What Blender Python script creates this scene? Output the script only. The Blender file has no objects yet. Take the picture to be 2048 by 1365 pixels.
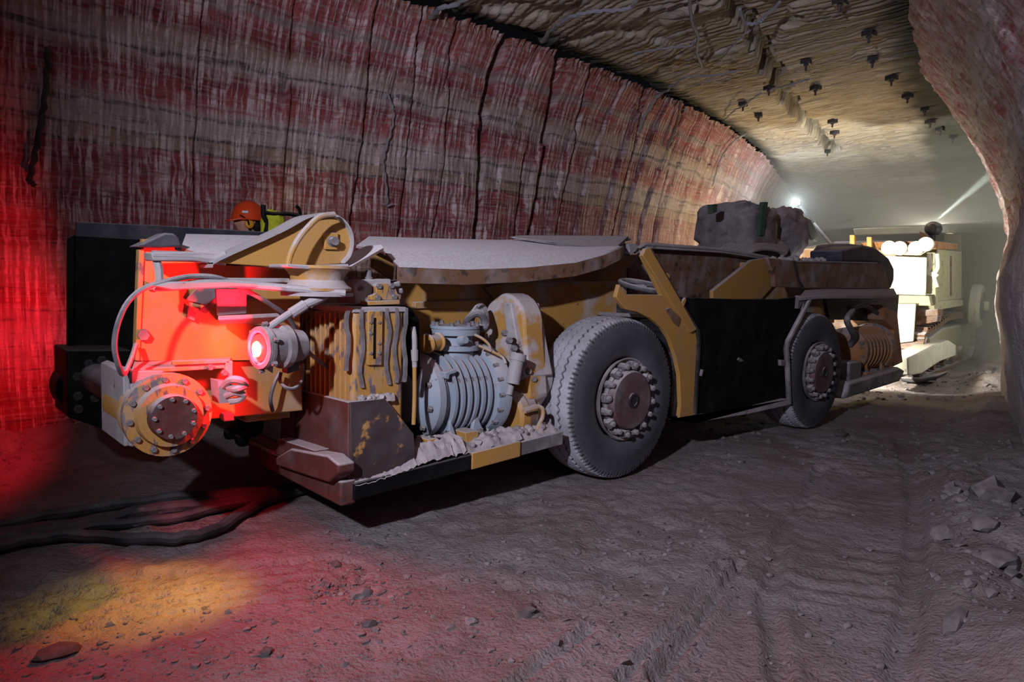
import bpy, bmesh, math, random
import numpy as np
from mathutils import Vector, Matrix
random.seed(7)
rng = np.random.default_rng(11)
SC = bpy.context.scene
COL = SC.collection
PI = math.pi

# ------------------------------------------------------------------ camera
# world frame: X along the shuttle car, Y across the drift, Z up, origin on the ground under the first near wheel
F, CX, CY = 1400., 1024., 682.5
_d1 = np.array([2600-CX, 605-CY, F]); _b = 542-CY
_d2 = np.array([(-(_d1[1]*_b)-F*F)/_d1[0], _b, F])
_d1 = _d1/np.linalg.norm(_d1); _d2 = _d2/np.linalg.norm(_d2)
RM = np.array([_d1, _d2, np.cross(_d1, _d2)])
CAM = np.array([-3.7236, -3.0043, 1.3134])
def un(px, py, **k):
    """world point where the sight line of a photo pixel meets the plane x=, y= or z="""
    (ax, v), = k.items(); i = 'xyz'.index(ax)
    r = RM @ np.array([(px-CX)/F, (py-CY)/F, 1.])
    return CAM + (v-CAM[i])/r[i]*r
def unpl(px, py, p0, n):
    r = RM @ np.array([(px-CX)/F, (py-CY)/F, 1.]); n = np.array(n)
    return CAM + np.dot(np.array(p0)-CAM, n)/np.dot(r, n)*r
cd = bpy.data.cameras.new('camera'); co = bpy.data.objects.new('camera', cd); COL.objects.link(co)
cd.sensor_width = 36; cd.lens = F/2048*36; cd.clip_start = 0.02; cd.clip_end = 200
right, up, back = RM@np.array([1, 0, 0]), RM@np.array([0, -1, 0]), RM@np.array([0, 0, -1])
M = Matrix.Identity(4)
for i in range(3):
    M[i][0], M[i][1], M[i][2], M[i][3] = right[i], up[i], back[i], CAM[i]
co.matrix_world = M
SC.camera = co

# ------------------------------------------------------------------ world, lamps, exposure
w = bpy.data.worlds.new('world'); SC.world = w; w.use_nodes = True
w.node_tree.nodes['Background'].inputs[0].default_value = (.55, .6, .75, 1)
w.node_tree.nodes['Background'].inputs[1].default_value = 0.004
SC.view_settings.view_transform = 'Standard'; SC.view_settings.look = 'None'
SC.view_settings.exposure = 0.0; SC.view_settings.gamma = 1.0; SC.view_settings.use_curve_mapping = False
SC.cycles.use_denoising = True
SC.cycles.max_bounces = 6; SC.cycles.diffuse_bounces = 3; SC.cycles.glossy_bounces = 2
SC.cycles.volume_bounces = 1; SC.cycles.sample_clamp_indirect = 3.0

def lamp(name, kind, loc, power, color, target=None, radius=.05, size=None, blend=.5):
    l = bpy.data.lights.new(name, kind); o = bpy.data.objects.new(name, l); COL.objects.link(o)
    o.location = loc; l.energy = power; l.color = color; l.shadow_soft_size = radius
    if kind == 'SPOT': l.spot_size = math.radians(size); l.spot_blend = blend
    if target is not None:
        o.rotation_euler = (Vector(target)-Vector(loc)).to_track_quat('-Z', 'Y').to_euler()
    return o
# cap lamp of somebody standing beside the photographer
lamp('cap_lamp', 'SPOT', (-4.85, -2.28, 2.50), 960, (.84, .84, 1.0), (3.0, .35, 1.6), .06, 110, 1.0)
# lamps of the machines beyond
lamp('headlight_beam', 'SPOT', (5.35, 1.0, 1.0), 850, (1, .97, .80), (8, 1.6, 1.1), .06, 130, .5)
lamp('machine_glow', 'POINT', tuple(un(1560, 464, y=2.3)), 70, (1, .80, .42), None, .12)
lamp('far_side_marker_red', 'SPOT', (-2.80, 2.36, 1.0), 48, (1, .010, .03), (-4.4, 2.9, .95), .03, 168, .4)
lamp('haze_lamp', 'POINT', tuple(un(1590, 405, x=9.3)), 34, (.78, .92, 1.0), None, .04)
lamp('machine_beam', 'SPOT', tuple(un(1874, 440, x=9.0)), 3000, (.85, 1, .95), tuple(un(1962, 366, x=9.3)), .02, 10, .7)
lamp('far_lamp', 'POINT', (12.5, 2.2, 2.7), 720, (1, .97, .78), None, .1)
lamp('crosscut_fill', 'POINT', (9.0, -1.35, 1.9), 130, (.95, 1, .85), None, .1)  # unseen lamp added to light the machine flank and the wall rim

# ------------------------------------------------------------------ noise helpers
_T = rng.random((256, 256))
def vnoise(x, y):
    x = np.asarray(x, float); y = np.asarray(y, float)
    xi = np.floor(x).astype(int); yi = np.floor(y).astype(int)
    fx = x-xi; fy = y-yi; fx = fx*fx*(3-2*fx); fy = fy*fy*(3-2*fy)
    a = _T[xi & 255, yi & 255]; b = _T[(xi+1) & 255, yi & 255]; c = _T[xi & 255, (yi+1) & 255]; d = _T[(xi+1) & 255, (yi+1) & 255]
    return (a*(1-fx)+b*fx)*(1-fy)+(c*(1-fx)+d*fx)*fy
def fbm(x, y, o=4, g=.5):
    s = 0; a = 1; t = 0
    for i in range(o):
        s = s+a*vnoise(x*2**i+17.3*i, y*2**i+9.1*i); t += a; a *= g
    return s/t
def sst(a, b, x):
    t = np.clip((x-a)/(b-a), 0, 1); return t*t*(3-2*t)
def pldist(X, Y, pts):
    """distance to a polyline and position along it"""
    D = np.full(X.shape, 1e9); S = np.zeros(X.shape); acc = 0
    for (x0, y0), (x1, y1) in zip(pts[:-1], pts[1:]):
        dx, dy = x1-x0, y1-y0; L = math.hypot(dx, dy)
        t = np.clip(((X-x0)*dx+(Y-y0)*dy)/(L*L), 0, 1)
        d = np.hypot(X-x0-t*dx, Y-y0-t*dy)
        S = np.where(d < D, acc+t*L, S); D = np.minimum(D, d); acc += L
    return D, S

# ------------------------------------------------------------------ materials
def nt(m):
    m.use_nodes = True; t = m.node_tree
    return t, t.nodes, t.links, t.nodes['Principled BSDF']
def mixc(N, L, fac, a, b):
    n = N.new('ShaderNodeMix'); n.data_type = 'RGBA'
    for s, v in ((n.inputs[0], fac), (n.inputs[6], a), (n.inputs[7], b)):
        if isinstance(v, bpy.types.NodeSocket): L.new(v, s)
        elif isinstance(v, (int, float)): s.default_value = v
        else: s.default_value = (*v[:3], 1)
    return n.outputs[2]
def math_(N, L, op, a, b=None, clamp=False):
    n = N.new('ShaderNodeMath'); n.operation = op; n.use_clamp = clamp
    for s, v in ((n.inputs[0], a), (n.inputs[1], b)):
        if v is None: continue
        if isinstance(v, bpy.types.NodeSocket): L.new(v, s)
        else: s.default_value = v
    return n.outputs[0]
def maprange(N, L, v, a, b, c=0., d=1.):
    n = N.new('ShaderNodeMapRange'); L.new(v, n.inputs[0])
    for i, q in enumerate((a, b, c, d)): n.inputs[i+1].default_value = q
    return n.outputs[0]
def noise(N, L, vec, scale, detail=4, rough=.55, dim='3D'):
    n = N.new('ShaderNodeTexNoise'); n.noise_dimensions = dim
    n.inputs['Scale'].default_value = scale; n.inputs['Detail'].default_value = detail; n.inputs['Roughness'].default_value = rough
    if vec is not None: L.new(vec, n.inputs['Vector'])
    return n.outputs[0]
def mapping(N, L, vec, scale=(1, 1, 1), loc=(0, 0, 0), rot=(0, 0, 0)):
    n = N.new('ShaderNodeMapping'); L.new(vec, n.inputs[0]); n.inputs['Scale'].default_value = scale
    n.inputs['Location'].default_value = loc; n.inputs['Rotation'].default_value = rot
    return n.outputs[0]
def bump(N, L, B, h, strength=.3, dist=.01):
    n = N.new('ShaderNodeBump'); n.inputs['Strength'].default_value = strength; n.inputs['Distance'].default_value = dist
    L.new(h, n.inputs['Height']); L.new(n.outputs[0], B.inputs['Normal'])
DUST = (.40, .365, .375)
def coat(name, col, wear=(.05, .035, .035), wear_amt=.3, dust=.6, side=.25, rough=.6, metal=0., scale=1., dustcol=DUST, streak=False, spec=.3):
    """painted or bare metal with worn patches and mine dust lying on what faces up"""
    m = bpy.data.materials.new(name); t, N, L, B = nt(m)
    tc = N.new('ShaderNodeTexCoord').outputs['Object']
    n1 = noise(N, L, tc, 5*scale, 6); n2 = noise(N, L, mapping(N, L, tc, (1, 1, .25) if streak else (1, 1, 1)), (26 if streak else 12)*scale, 5, .6)
    n3 = noise(N, L, tc, 60*scale, 3)
    c = mixc(N, L, maprange(N, L, n1, .35, .65, 0, .35), col, tuple(v*.6 for v in col))
    c = mixc(N, L, maprange(N, L, n2, .74-.40*wear_amt, .78-.38*wear_amt), c, wear)
    g = N.new('ShaderNodeNewGeometry'); sp = N.new('ShaderNodeSeparateXYZ'); L.new(g.outputs['Normal'], sp.inputs[0])
    top = maprange(N, L, sp.outputs[2], .25, .85, 0, dust*1.25)
    sd = maprange(N, L, n1, .45, .75, 0, side*1.8)
    d = math_(N, L, 'ADD', top, sd, True)
    d = math_(N, L, 'MULTIPLY', d, maprange(N, L, n3, .2, .6, .65, 1), True)
    c = mixc(N, L, d, c, dustcol)
    L.new(c, B.inputs['Base Color'])
    L.new(maprange(N, L, d, 0, 1, rough, .95), B.inputs['Roughness'])
    B.inputs['Metallic'].default_value = metal; B.inputs['Specular IOR Level'].default_value = spec
    bump(N, L, B, math_(N, L, 'ADD', n2, n3), .25, .004)
    return m
def plain(name, col, rough=.8, emit=None, estr=0., scale=20., var=.3):
    m = bpy.data.materials.new(name); t, N, L, B = nt(m)
    tc = N.new('ShaderNodeTexCoord').outputs['Object']
    n1 = noise(N, L, tc, scale, 5)
    L.new(mixc(N, L, maprange(N, L, n1, .35, .65), col, tuple(v*(1-var) for v in col)), B.inputs['Base Color'])
    B.inputs['Roughness'].default_value = rough; B.inputs['Specular IOR Level'].default_value = .25
    if emit: B.inputs['Emission Color'].default_value = (*emit, 1); B.inputs['Emission Strength'].default_value = estr
    bump(N, L, B, n1, .3, .01)
    return m
YEL = (.40, .215, .055)
MAT = dict(
    yellow=coat('yellow_paint', YEL, (.07, .05, .05), .06, .9, .22),
    yellow_clean=coat('fresh_yellow_paint', (.42, .225, .055), (.10, .07, .06), .0, .9, .10),
    yellow_worn=coat('worn_yellow_paint', YEL, (.12, .095, .105), .50, .9, .25, streak=True, scale=1.3),
    yellow_dusty=coat('dusty_yellow_paint', YEL, (.14, .09, .07), .16, 1., .75),
    brown=coat('brown_primer', (.085, .028, .024), (.05, .03, .03), .4, .9, .10),
    brown_yellow=coat('brown_with_yellow_rub', (.045, .030, .032), (.42, .22, .06), .42, .9, .12, scale=.55),
    dark=coat('dark_steel', (.022, .020, .022), (.05, .035, .03), .4, .5, .10),
    black=coat('black_rubber', (.005, .005, .0055), (.009, .009, .009), .2, .2, .015, spec=.08),
    steel=coat('dusty_steel', (.13, .12, .125), (.06, .04, .04), .4, 1., .5),
    dusty=coat('dust_coated_steel', (.30, .28, .29), (.14, .09, .07), .3, 1., .8),
    lid=coat('dust_coated_lid', (.22, .12, .09), (.07, .04, .04), .5, 1.6, .25, dustcol=(.78, .75, .80)),
    blue=coat('blue_grey_paint', (.24, .295, .355), (.10, .07, .07), .25, .9, .30),
    orange=coat('rusty_orange_paint', (.30, .13, .045), (.12, .06, .03), .45, .7, .25),
    plum=coat('plum_hub_paint', (.10, .055, .06), (.05, .04, .04), .3, .8, .2),
    cream=coat('cream_paint', (.72, .70, .58), (.3, .25, .18), .25, .4, .1),
    khaki=coat('khaki_paint', (.36, .33, .20), (.14, .11, .08), .35, .8, .3),
    rust=coat('brown_rust', (.16, .085, .05), (.06, .04, .03), .45, .9, .35),
    cable=coat('cable_rubber', (.010, .010, .012), (.06, .06, .07), .22, .10, .10),
    hose=coat('dusty_hose', (.08, .078, .09), (.05, .05, .05), .2, .9, .35),
    wire=coat('grey_wire', (.22, .22, .25), (.12, .10, .09), .3, .5, .3),
    cloth=coat('dusty_canvas', (.16, .135, .15), (.10, .085, .09), .4, .6, .35, rough=.95),
    strap=plain('green_strap', (.05, .09, .06)),
    tarp=coat('blue_black_tarp', (.03, .032, .05), (.06, .05, .06), .3, .4, .1),
    orange_helmet=plain('orange_helmet_plastic', (.62, .055, .012), .4, var=.15),
    skin=plain('skin', (.45, .24, .18), .6, var=.15),
    jacket=plain('dark_jacket_cloth', (.035, .018, .022), .9),
    hiviz_and_lit_wall=plain('cloth_and_lit_wall_yellow', (.50, .55, .03), .8),  # collar cloth, also the colour of the lamplit wall lump
    hair=plain('dark_hair', (.012, .010, .010), .7),
    silver=plain('reflective_tape', (.55, .58, .62), .35),
    amber=plain('amber_plastic', (.65, .30, .02), .5),
    lens=plain('red_lens', (.5, .02, .01), .3, (1.0, .02, .02), 5.),
    hot=plain('lamp_filament_glass', (.9, .5, .1), .3, (1.0, .50, .08), 14.),
    white_lamp=plain('white_lamp_glass', (.8, .8, .8), .3, (.85, .95, 1.0), 60.),
)

# ------------------------------------------------------------------ mesh builder
class MB:
    def __init__(s): s.v = []; s.f = []
    def add(s, v, f):
        o = len(s.v); s.v += [tuple(map(float, q)) for q in v]; s.f += [tuple(i+o for i in q) for q in f]; return s
    def prism(s, pts, d):
        n = len(pts); d = np.array(d, float); pts = [np.array(p, float) for p in pts]
        return s.add(pts+[p+d for p in pts], [tuple(range(n)), tuple(range(2*n-1, n-1, -1))]+[(i, i+n, (i+1) % n+n, (i+1) % n) for i in range(n)])
    def px(s, pl, y, th):
        """polygon of photo pixels on the plane y, given thickness th along +Y"""
        return s.prism([un(a, b, y=y) for a, b in pl], (0, th, 0))
    def hull(s, a, b):
        """bridge two equal polygons (loft) and cap them"""
        n = len(a)
        return s.add(list(a)+list(b), [tuple(range(n)), tuple(range(2*n-1, n-1, -1))]+[(i, i+n, (i+1) % n+n, (i+1) % n) for i in range(n)])
    def box(s, lo, hi, R=None, c=None):
        x0, y0, z0 = lo; x1, y1, z1 = hi
        v = [np.array(p) for p in ((x0, y0, z0), (x1, y0, z0), (x1, y1, z0), (x0, y1, z0), (x0, y0, z1), (x1, y0, z1), (x1, y1, z1), (x0, y1, z1))]
        if R is not None: c = np.array(c); v = [c+R@(p-c) for p in v]
        return s.add(v, [(3, 2, 1, 0), (4, 5, 6, 7), (0, 1, 5, 4), (1, 2, 6, 5), (2, 3, 7, 6), (3, 0, 4, 7)])
    def tube(s, path, r, seg=8, caps=True):
        P = [np.array(p, float) for p in path]; n = len(P); rs = r if hasattr(r, '__len__') else [r]*n
        V = []; prev = None
        for i in range(n):
            t = P[min(i+1, n-1)]-P[max(i-1, 0)]; t = t/(np.linalg.norm(t)+1e-9)
            a = prev-np.dot(prev, t)*t if prev is not None else np.cross(t, (0, 0, 1) if abs(t[2]) < .9 else (1, 0, 0))
            if np.linalg.norm(a) < 1e-5: a = np.cross(t, (0, 1, 0))
            a = a/np.linalg.norm(a); b = np.cross(t, a); prev = a
            V += [P[i]+rs[i]*(math.cos(2*PI*k/seg)*a+math.sin(2*PI*k/seg)*b) for k in range(seg)]
        Fc = [(i*seg+k, i*seg+(k+1) % seg, (i+1)*seg+(k+1) % seg, (i+1)*seg+k) for i in range(n-1) for k in range(seg)]
        if caps: Fc += [tuple(range(seg-1, -1, -1)), tuple(range((n-1)*seg, n*seg))]
        return s.add(V, Fc)
    def lathe(s, prof, c, axis, seg=32, caps=True):
        """prof: list of (distance along axis, radius)"""
        c = np.array(c, float); ax = np.array(axis, float); ax = ax/np.linalg.norm(ax)
        a = np.cross(ax, (0, 0, 1) if abs(ax[2]) < .9 else (1, 0, 0)); a /= np.linalg.norm(a); b = np.cross(ax, a); n = len(prof)
        V = [c+ax*h+r*(math.cos(2*PI*k/seg)*a+math.sin(2*PI*k/seg)*b) for h, r in prof for k in range(seg)]
        Fc = [(i*seg+k, i*seg+(k+1) % seg, (i+1)*seg+(k+1) % seg, (i+1)*seg+k) for i in range(n-1) for k in range(seg)]
        if caps: Fc += [tuple(range(seg-1, -1, -1)), tuple(range((n-1)*seg, n*seg))]
        return s.add(V, Fc)
    def bolt(s, c, axis, r=.014, h=.012):
        return s.lathe([(0, r*1.25), (h*.3, r*1.25), (h*.3, r), (h, r)], c, axis, 6)
    def rock(s, c, r, seed, sq=(1, 1, 1), sub=1, jag=.35):
        bm = bmesh.new(); bmesh.ops.create_icosphere(bm, subdivisions=sub, radius=1)
        rr = random.Random(seed); off = rr.random()*50
        V = [v.co.copy() for v in bm.verts]; Fc = [[v.index for v in f.verts] for f in bm.faces]; bm.free()
        out = []
        for v in V:
            k = 1+jag*(float(vnoise(v.x*1.7+off, v.y*1.7+v.z*2.3+off))-.5)*2
            out.append((c[0]+v.x*k*r*sq[0], c[1]+v.y*k*r*sq[1], c[2]+v.z*k*r*sq[2]))
        return s.add(out, Fc)
    def grid(s, G):
        """G: array rows x cols x 3"""
        r, c = G.shape[:2]
        return s.add(G.reshape(-1, 3), [(i*c+j, i*c+j+1, (i+1)*c+j+1, (i+1)*c+j) for i in range(r-1) for j in range(c-1)])
WO = {}
def build(name, mb, mat, parent=None, bevel=0., angle=35, origin=None, smooth=True):
    V = np.array(mb.v)
    if origin is None: origin = (V.min(0)+V.max(0))/2; origin[2] = V[:, 2].min()
    origin = np.array(origin, float)
    me = bpy.data.meshes.new(name); me.from_pydata([tuple(q) for q in (V-origin)], [], mb.f); me.update()
    bm = bmesh.new(); bm.from_mesh(me); bmesh.ops.recalc_face_normals(bm, faces=bm.faces)
    bm.to_mesh(me); bm.free()
    if smooth:
        me.polygons.foreach_set('use_smooth', [True]*len(me.polygons)); me.set_sharp_from_angle(angle=math.radians(angle))
    me.materials.append(MAT[mat] if isinstance(mat, str) else mat)
    o = bpy.data.objects.new(name, me); COL.objects.link(o)
    o.parent = parent; po = WO.get(parent.name, np.zeros(3)) if parent else np.zeros(3)
    o.location = origin-po; WO[o.name] = origin
    if bevel:
        b = o.modifiers.new('bevel', 'BEVEL'); b.width = bevel; b.segments = 2; b.limit_method = 'ANGLE'; b.angle_limit = math.radians(40)
    return o
def tag(o, label=None, cat=None, group=None, kind=None):
    for k, v in (('label', label), ('category', cat), ('group', group), ('kind', kind)):
        if v: o[k] = v
    return o
def thing(name, loc, label, cat, group=None):
    o = bpy.data.objects.new(name, None); COL.objects.link(o); o.location = loc; o.empty_display_size = .2
    WO[o.name] = np.array(loc, float); return tag(o, label, cat, group)
def curve(pts, n=6):
    """Catmull-Rom through 3D points"""
    P = [np.array(p, float) for p in pts]; P = [2*P[0]-P[1]]+P+[2*P[-1]-P[-2]]; out = []
    for i in range(1, len(P)-2):
        for k in range(n):
            t = k/n; a, b, c, d = P[i-1:i+3]
            out.append(.5*((2*b)+(c-a)*t+(2*a-5*b+4*c-d)*t*t+(3*b-a-3*c+d)*t**3))
    return out+[P[-2]]
def rotm(axis, ang): return np.array(Matrix.Rotation(ang, 3, Vector(axis)))

# ================================================================== SETTING
HC = 3.85
_jx = np.array([-8, -1.2, -.12, 1.27, 2.44, 3.92, 6.44, 9.21, 13, 18]); _jy = np.array([2.55, 2.54, 2.51, 2.50, 2.57, 2.68, 3.17, 4.06, 5.6, 7.7])
def jy(x): return np.interp(x, _jx, _jy)*.5+np.interp(np.asarray(x)-.6, _jx, _jy)*.25+np.interp(np.asarray(x)+.6, _jx, _jy)*.25
def prof(z): return (np.sqrt(np.clip(1-((np.asarray(z)-1.3)/2.7)**2, 0, 1))-.332)/.668
AW = .62
def wall_y(x, z): return jy(x)+AW*prof(z)
def ray_wall(px, py):
    y = 3.0
    for _ in range(30):
        p = un(px, py, y=y); y = .5*y+.5*float(wall_y(p[0], p[2]))
    return un(px, py, y=y)

def wall_material(name, base_shift=0., fallen=False):
    m = bpy.data.materials.new(name); t, N, L, B = nt(m)
    uv = N.new('ShaderNodeUVMap').outputs[0]
    sp = N.new('ShaderNodeSeparateXYZ'); L.new(uv, sp.inputs[0]); U, V = sp.outputs[0], sp.outputs[1]
    lo = noise(N, L, mapping(N, L, uv, (.55, .8, 1)), 1., 3)
    med = noise(N, L, mapping(N, L, uv, (1.6, 14, 1)), 1., 4)
    # the beds are offset a little from cut to cut
    s = math_(N, L, 'ADD', V, math_(N, L, 'MULTIPLY', math_(N, L, 'SUBTRACT', lo, .5), .16))
    s = math_(N, L, 'ADD', s, math_(N, L, 'MULTIPLY', math_(N, L, 'SUBTRACT', med, .5), .13))
    s = math_(N, L, 'ADD', s, math_(N, L, 'MULTIPLY', U, -.006))
    f = math_(N, L, 'DIVIDE', s, 4.0)
    R = N.new('ShaderNodeValToRGB'); L.new(f, R.inputs[0]); cr = R.color_ramp
    red, dred, pale, tan, grey, dk, brn = (.26, .060, .062), (.155, .030, .032), (.34, .265, .26), (.27, .185, .14), (.19, .155, .15), (.022, .020, .026), (.20, .062, .036)
    bands = [(0, dred), (.5, red), (.9, pale), (1.15, red), (1.45, tan), (1.6, dred), (1.78, red), (1.92, dred), (2.05, red), (2.2, dred), (2.315, red), (2.34, dk), (2.36, tan), (2.44, tan), (2.462, dk), (2.485, pale),
             (2.61, pale), (2.63, dk), (2.65, pale), (2.74, red), (2.80, red), (2.95, dred), (3.05, pale), (3.075, dk), (3.10, pale), (3.2, tan), (3.28, dred), (3.42, red), (3.47, grey), (3.55, red), (3.68, red), (3.82, brn)]
    cr.elements.remove(cr.elements[1])
    cr.elements[0].position = 0; cr.elements[0].color = (*bands[0][1], 1)
    for z, c in bands[1:]:
        e = cr.elements.new(z/4.0); e.color = (*c, 1)
    cr.interpolation = 'LINEAR'
    c = R.outputs[0]
    # thin bedding lines
    fine = noise(N, L, mapping(N, L, uv, (2.2, 42, 1)), 1., 5, .6)
    c = mixc(N, L, maprange(N, L, fine, .50, .62, 0, .6), c, (.30, .215, .21))
    fine2 = noise(N, L, mapping(N, L, uv, (2.0, 30, 1), (31, 7, 0)), 1., 4, .6)
    c = mixc(N, L, maprange(N, L, fine2, .58, .68, 0, .6), c, (.03, .018, .02))
    # pick marks: pale crushed salt in near vertical lines
    wob = mapping(N, L, uv, (34 if not fallen else 7, 1.6 if not fallen else 5, 1), (0, 0, 0), (0, 0, 0 if not fallen else -.6))
    st = noise(N, L, wob, 1., 3, .6)
    gate = noise(N, L, mapping(N, L, uv, (3.2, 4.5, 1), (5, 3, 0)), 1., 4, .6)
    k = math_(N, L, 'MULTIPLY', maprange(N, L, st, .50, .57), maprange(N, L, gate, .36, .60, .15, .80))
    brk = noise(N, L, mapping(N, L, uv, (4, 26, 1), (2, 8, 0)), 1., 3, .6)
    k = math_(N, L, 'MULTIPLY', k, maprange(N, L, brk, .36, .56, .25, 1.))
    c = mixc(N, L, k, c, (.64, .54, .54))
    sw_ = math_(N, L, 'ADD', math_(N, L, 'MULTIPLY', U, 2*PI/.066), math_(N, L, 'ADD', math_(N, L, 'MULTIPLY', lo, 16), math_(N, L, 'MULTIPLY', gate, 9)))
    sw_ = math_(N, L, 'SINE', sw_)
    g2 = noise(N, L, mapping(N, L, uv, (2.4, 3.2, 1), (15, 2, 0)), 1., 4, .6)
    k2 = math_(N, L, 'MULTIPLY', maprange(N, L, sw_, .45, .95), math_(N, L, 'MULTIPLY', maprange(N, L, g2, .36, .58, .0, .62 if not fallen else 0.), maprange(N, L, brk, .34, .54, .2, 1.)))
    c = mixc(N, L, k2, c, (.58, .49, .49))
    dst_ = noise(N, L, mapping(N, L, uv, (26, 1.8, 1), (9, 4, 0)), 1., 3, .6)
    c = mixc(N, L, maprange(N, L, dst_, .56, .68, 0, .55 if not fallen else .2), c, (.045, .020, .022))
    sp2 = noise(N, L, mapping(N, L, uv, (60, 60, 1)), 1., 2)
    c = mixc(N, L, maprange(N, L, sp2, .60, .72, 0, .35), c, (.05, .03, .03))
    if fallen:
        bl = noise(N, L, mapping(N, L, uv, (4, 9, 1), (0, 0, 0), (0, 0, -.5)), 1., 5, .7)
        c = mixc(N, L, maprange(N, L, bl, .42, .60, 0, .75), c, (.35, .30, .31))
        bl2 = noise(N, L, mapping(N, L, uv, (14, 22, 1), (3, 0, 0)), 1., 4, .7)
        c = mixc(N, L, maprange(N, L, bl2, .56, .68, 0, .8), c, (.035, .03, .035))
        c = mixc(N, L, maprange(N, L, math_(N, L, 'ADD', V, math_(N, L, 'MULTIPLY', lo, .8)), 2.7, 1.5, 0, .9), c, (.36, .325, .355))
    # paler low down and further in
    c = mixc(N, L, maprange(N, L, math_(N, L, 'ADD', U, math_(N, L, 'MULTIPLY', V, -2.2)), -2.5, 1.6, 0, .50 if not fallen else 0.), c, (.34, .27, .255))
    L.new(c, B.inputs['Base Color']); B.inputs['Roughness'].default_value = .85; B.inputs['Specular IOR Level'].default_value = .25
    h = math_(N, L, 'ADD', st, math_(N, L, 'MULTIPLY', sp2, .6)); h = math_(N, L, 'ADD', h, fine)
    bump(N, L, B, h, .55, .02)
    return m
def gridmesh(name, G, UV, mat, kind='structure', flip=False, extra=None):
    r, c = G.shape[:2]
    me = bpy.data.meshes.new(name)
    idx = np.arange(r*c).reshape(r, c)
    q = np.stack([idx[:-1, :-1], idx[:-1, 1:], idx[1:, 1:], idx[1:, :-1]], -1).reshape(-1, 4)
    if flip: q = q[:, ::-1]
    me.vertices.add(r*c); me.vertices.foreach_set('co', G.reshape(-1).astype(np.float32))
    me.loops.add(q.size); me.loops.foreach_set('vertex_index', q.reshape(-1).astype(np.int32))
    me.polygons.add(len(q)); me.polygons.foreach_set('loop_start', np.arange(0, q.size, 4, dtype=np.int32))
    me.polygons.foreach_set('use_smooth', np.ones(len(q), bool))
    me.update(calc_edges=True)
    if UV is not None:
        l = me.uv_layers.new(name='UVMap'); l.data.foreach_set('uv', UV.reshape(-1, 2)[q.reshape(-1)].reshape(-1).astype(np.float32))
    if extra is not None:
        a = me.attributes.new('tint', 'FLOAT', 'POINT'); a.data.foreach_set('value', extra.reshape(-1).astype(np.float32))
    me.materials.append(mat)
    o = bpy.data.objects.new(name, me); COL.objects.link(o); o['kind'] = kind
    return o

# ---- left wall: an oval cut, with lobes, pick ridges, slabs parted by open cracks
xs = np.concatenate([np.arange(-6.5, 4.5, .0145), np.arange(4.5, 18, .055)])
zs = np.linspace(0, 1, 138); zs = HC*(zs-.035*np.sin(2*PI*zs))
X, Z = np.meshgrid(xs, zs)
cr_px = [[(748, 20), (737, 190), (728, 300), (702, 480)], [(835, 60), (826, 180), (818, 300), (800, 480)], [(905, 90), (900, 190), (895, 300), (865, 480)],
         [(1027, 62), (990, 150), (972, 230), (962, 350), (955, 480)], [(1128, 108), (1112, 200), (1092, 300), (1075, 400), (1055, 485)], [(1190, 135), (1172, 190), (1150, 300), (1110, 480)],
         [(1300, 170), (1284, 230), (1270, 300), (1235, 420), (1225, 480)], [(1052, 310), (1042, 400), (1028, 480)], [(590, 20), (586, 200), (575, 330)], [(404, 40), (400, 200), (392, 400)], [(205, 60), (212, 200), (208, 420)], [(1370, 215), (1345, 300), (1322, 400)]]
cr_depth = [.10, .08, .08, .34, .36, .20, .18, .14, .05, .05, .03, .14]
cr_wid = [.018, .017, .016, .060, .062, .030, .032, .024, .012, .012, .012, .026]
Yw = wall_y(X, Z)
lob = np.zeros_like(X)
ph = X*1.95+.25*np.sin(Z*1.3)+.5*fbm(X*.5, Z*.4, 2)
lob = (ph-np.floor(ph)); lobn = .050*(lob-.5)*(.4+1.2*vnoise(np.floor(ph)*3.1, Z*.7))
rid = .010*np.abs(np.sin(PI*(X/.062+.35*np.sin(Z*2.1)+1.2*fbm(X*1.2, Z*1.5, 2))))*(.5+vnoise(X*3, Z*3))
rid *= 1-.8*sst(3, 6, X)
dst = .10*(fbm(X*.9, Z*.9, 4)-.5)+.03*(fbm(X*6, Z*7, 3)-.5)+.016*(fbm(X*2, Z*30, 2)-.5)
Yw = Yw+lobn+rid+dst
for pl, dp, wd in zip(cr_px, cr_depth, cr_wid):
    W = [ray_wall(*p) for p in pl]
    W = [(W[0][0]+.02, HC+.2)]+[(p[0], p[2]) for p in W]+[(W[-1][0]-.03, -.2)] if pl[0][1] < 140 else [(p[0], p[2]) for p in W]+[(W[-1][0]-.03, -.2)]
    d, _ = pldist(X+.05*(fbm(X*2, Z*3, 3)-.5), Z, W)
    Yw = Yw+dp*(1-sst(wd*.5, wd*1.25, d))
    side = X-np.interp(Z, [p[1] for p in W[::-1]], [p[0] for p in W[::-1]])
    Yw = Yw+.25*dp*np.where(side > 0, np.exp(-np.abs(side)/.18), -.5*np.exp(-np.abs(side)/.15))*(d > wd*.4)*.5
# crumbling lip along the roof
lip = sst(HC-.10, HC, Z)
Yw = Yw+lip*(.06*np.abs(np.sin(X*38+3*vnoise(X*4, 0)))+.07*(fbm(X*5, Z*2, 3)-.5))
G = np.stack([X, Yw, Z+lip*.05*(fbm(X*9, Z, 3)-.5)], -1)
gridmesh('wall_left', G, np.stack([X, Z], -1), wall_material('banded_salt'), flip=False)

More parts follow.
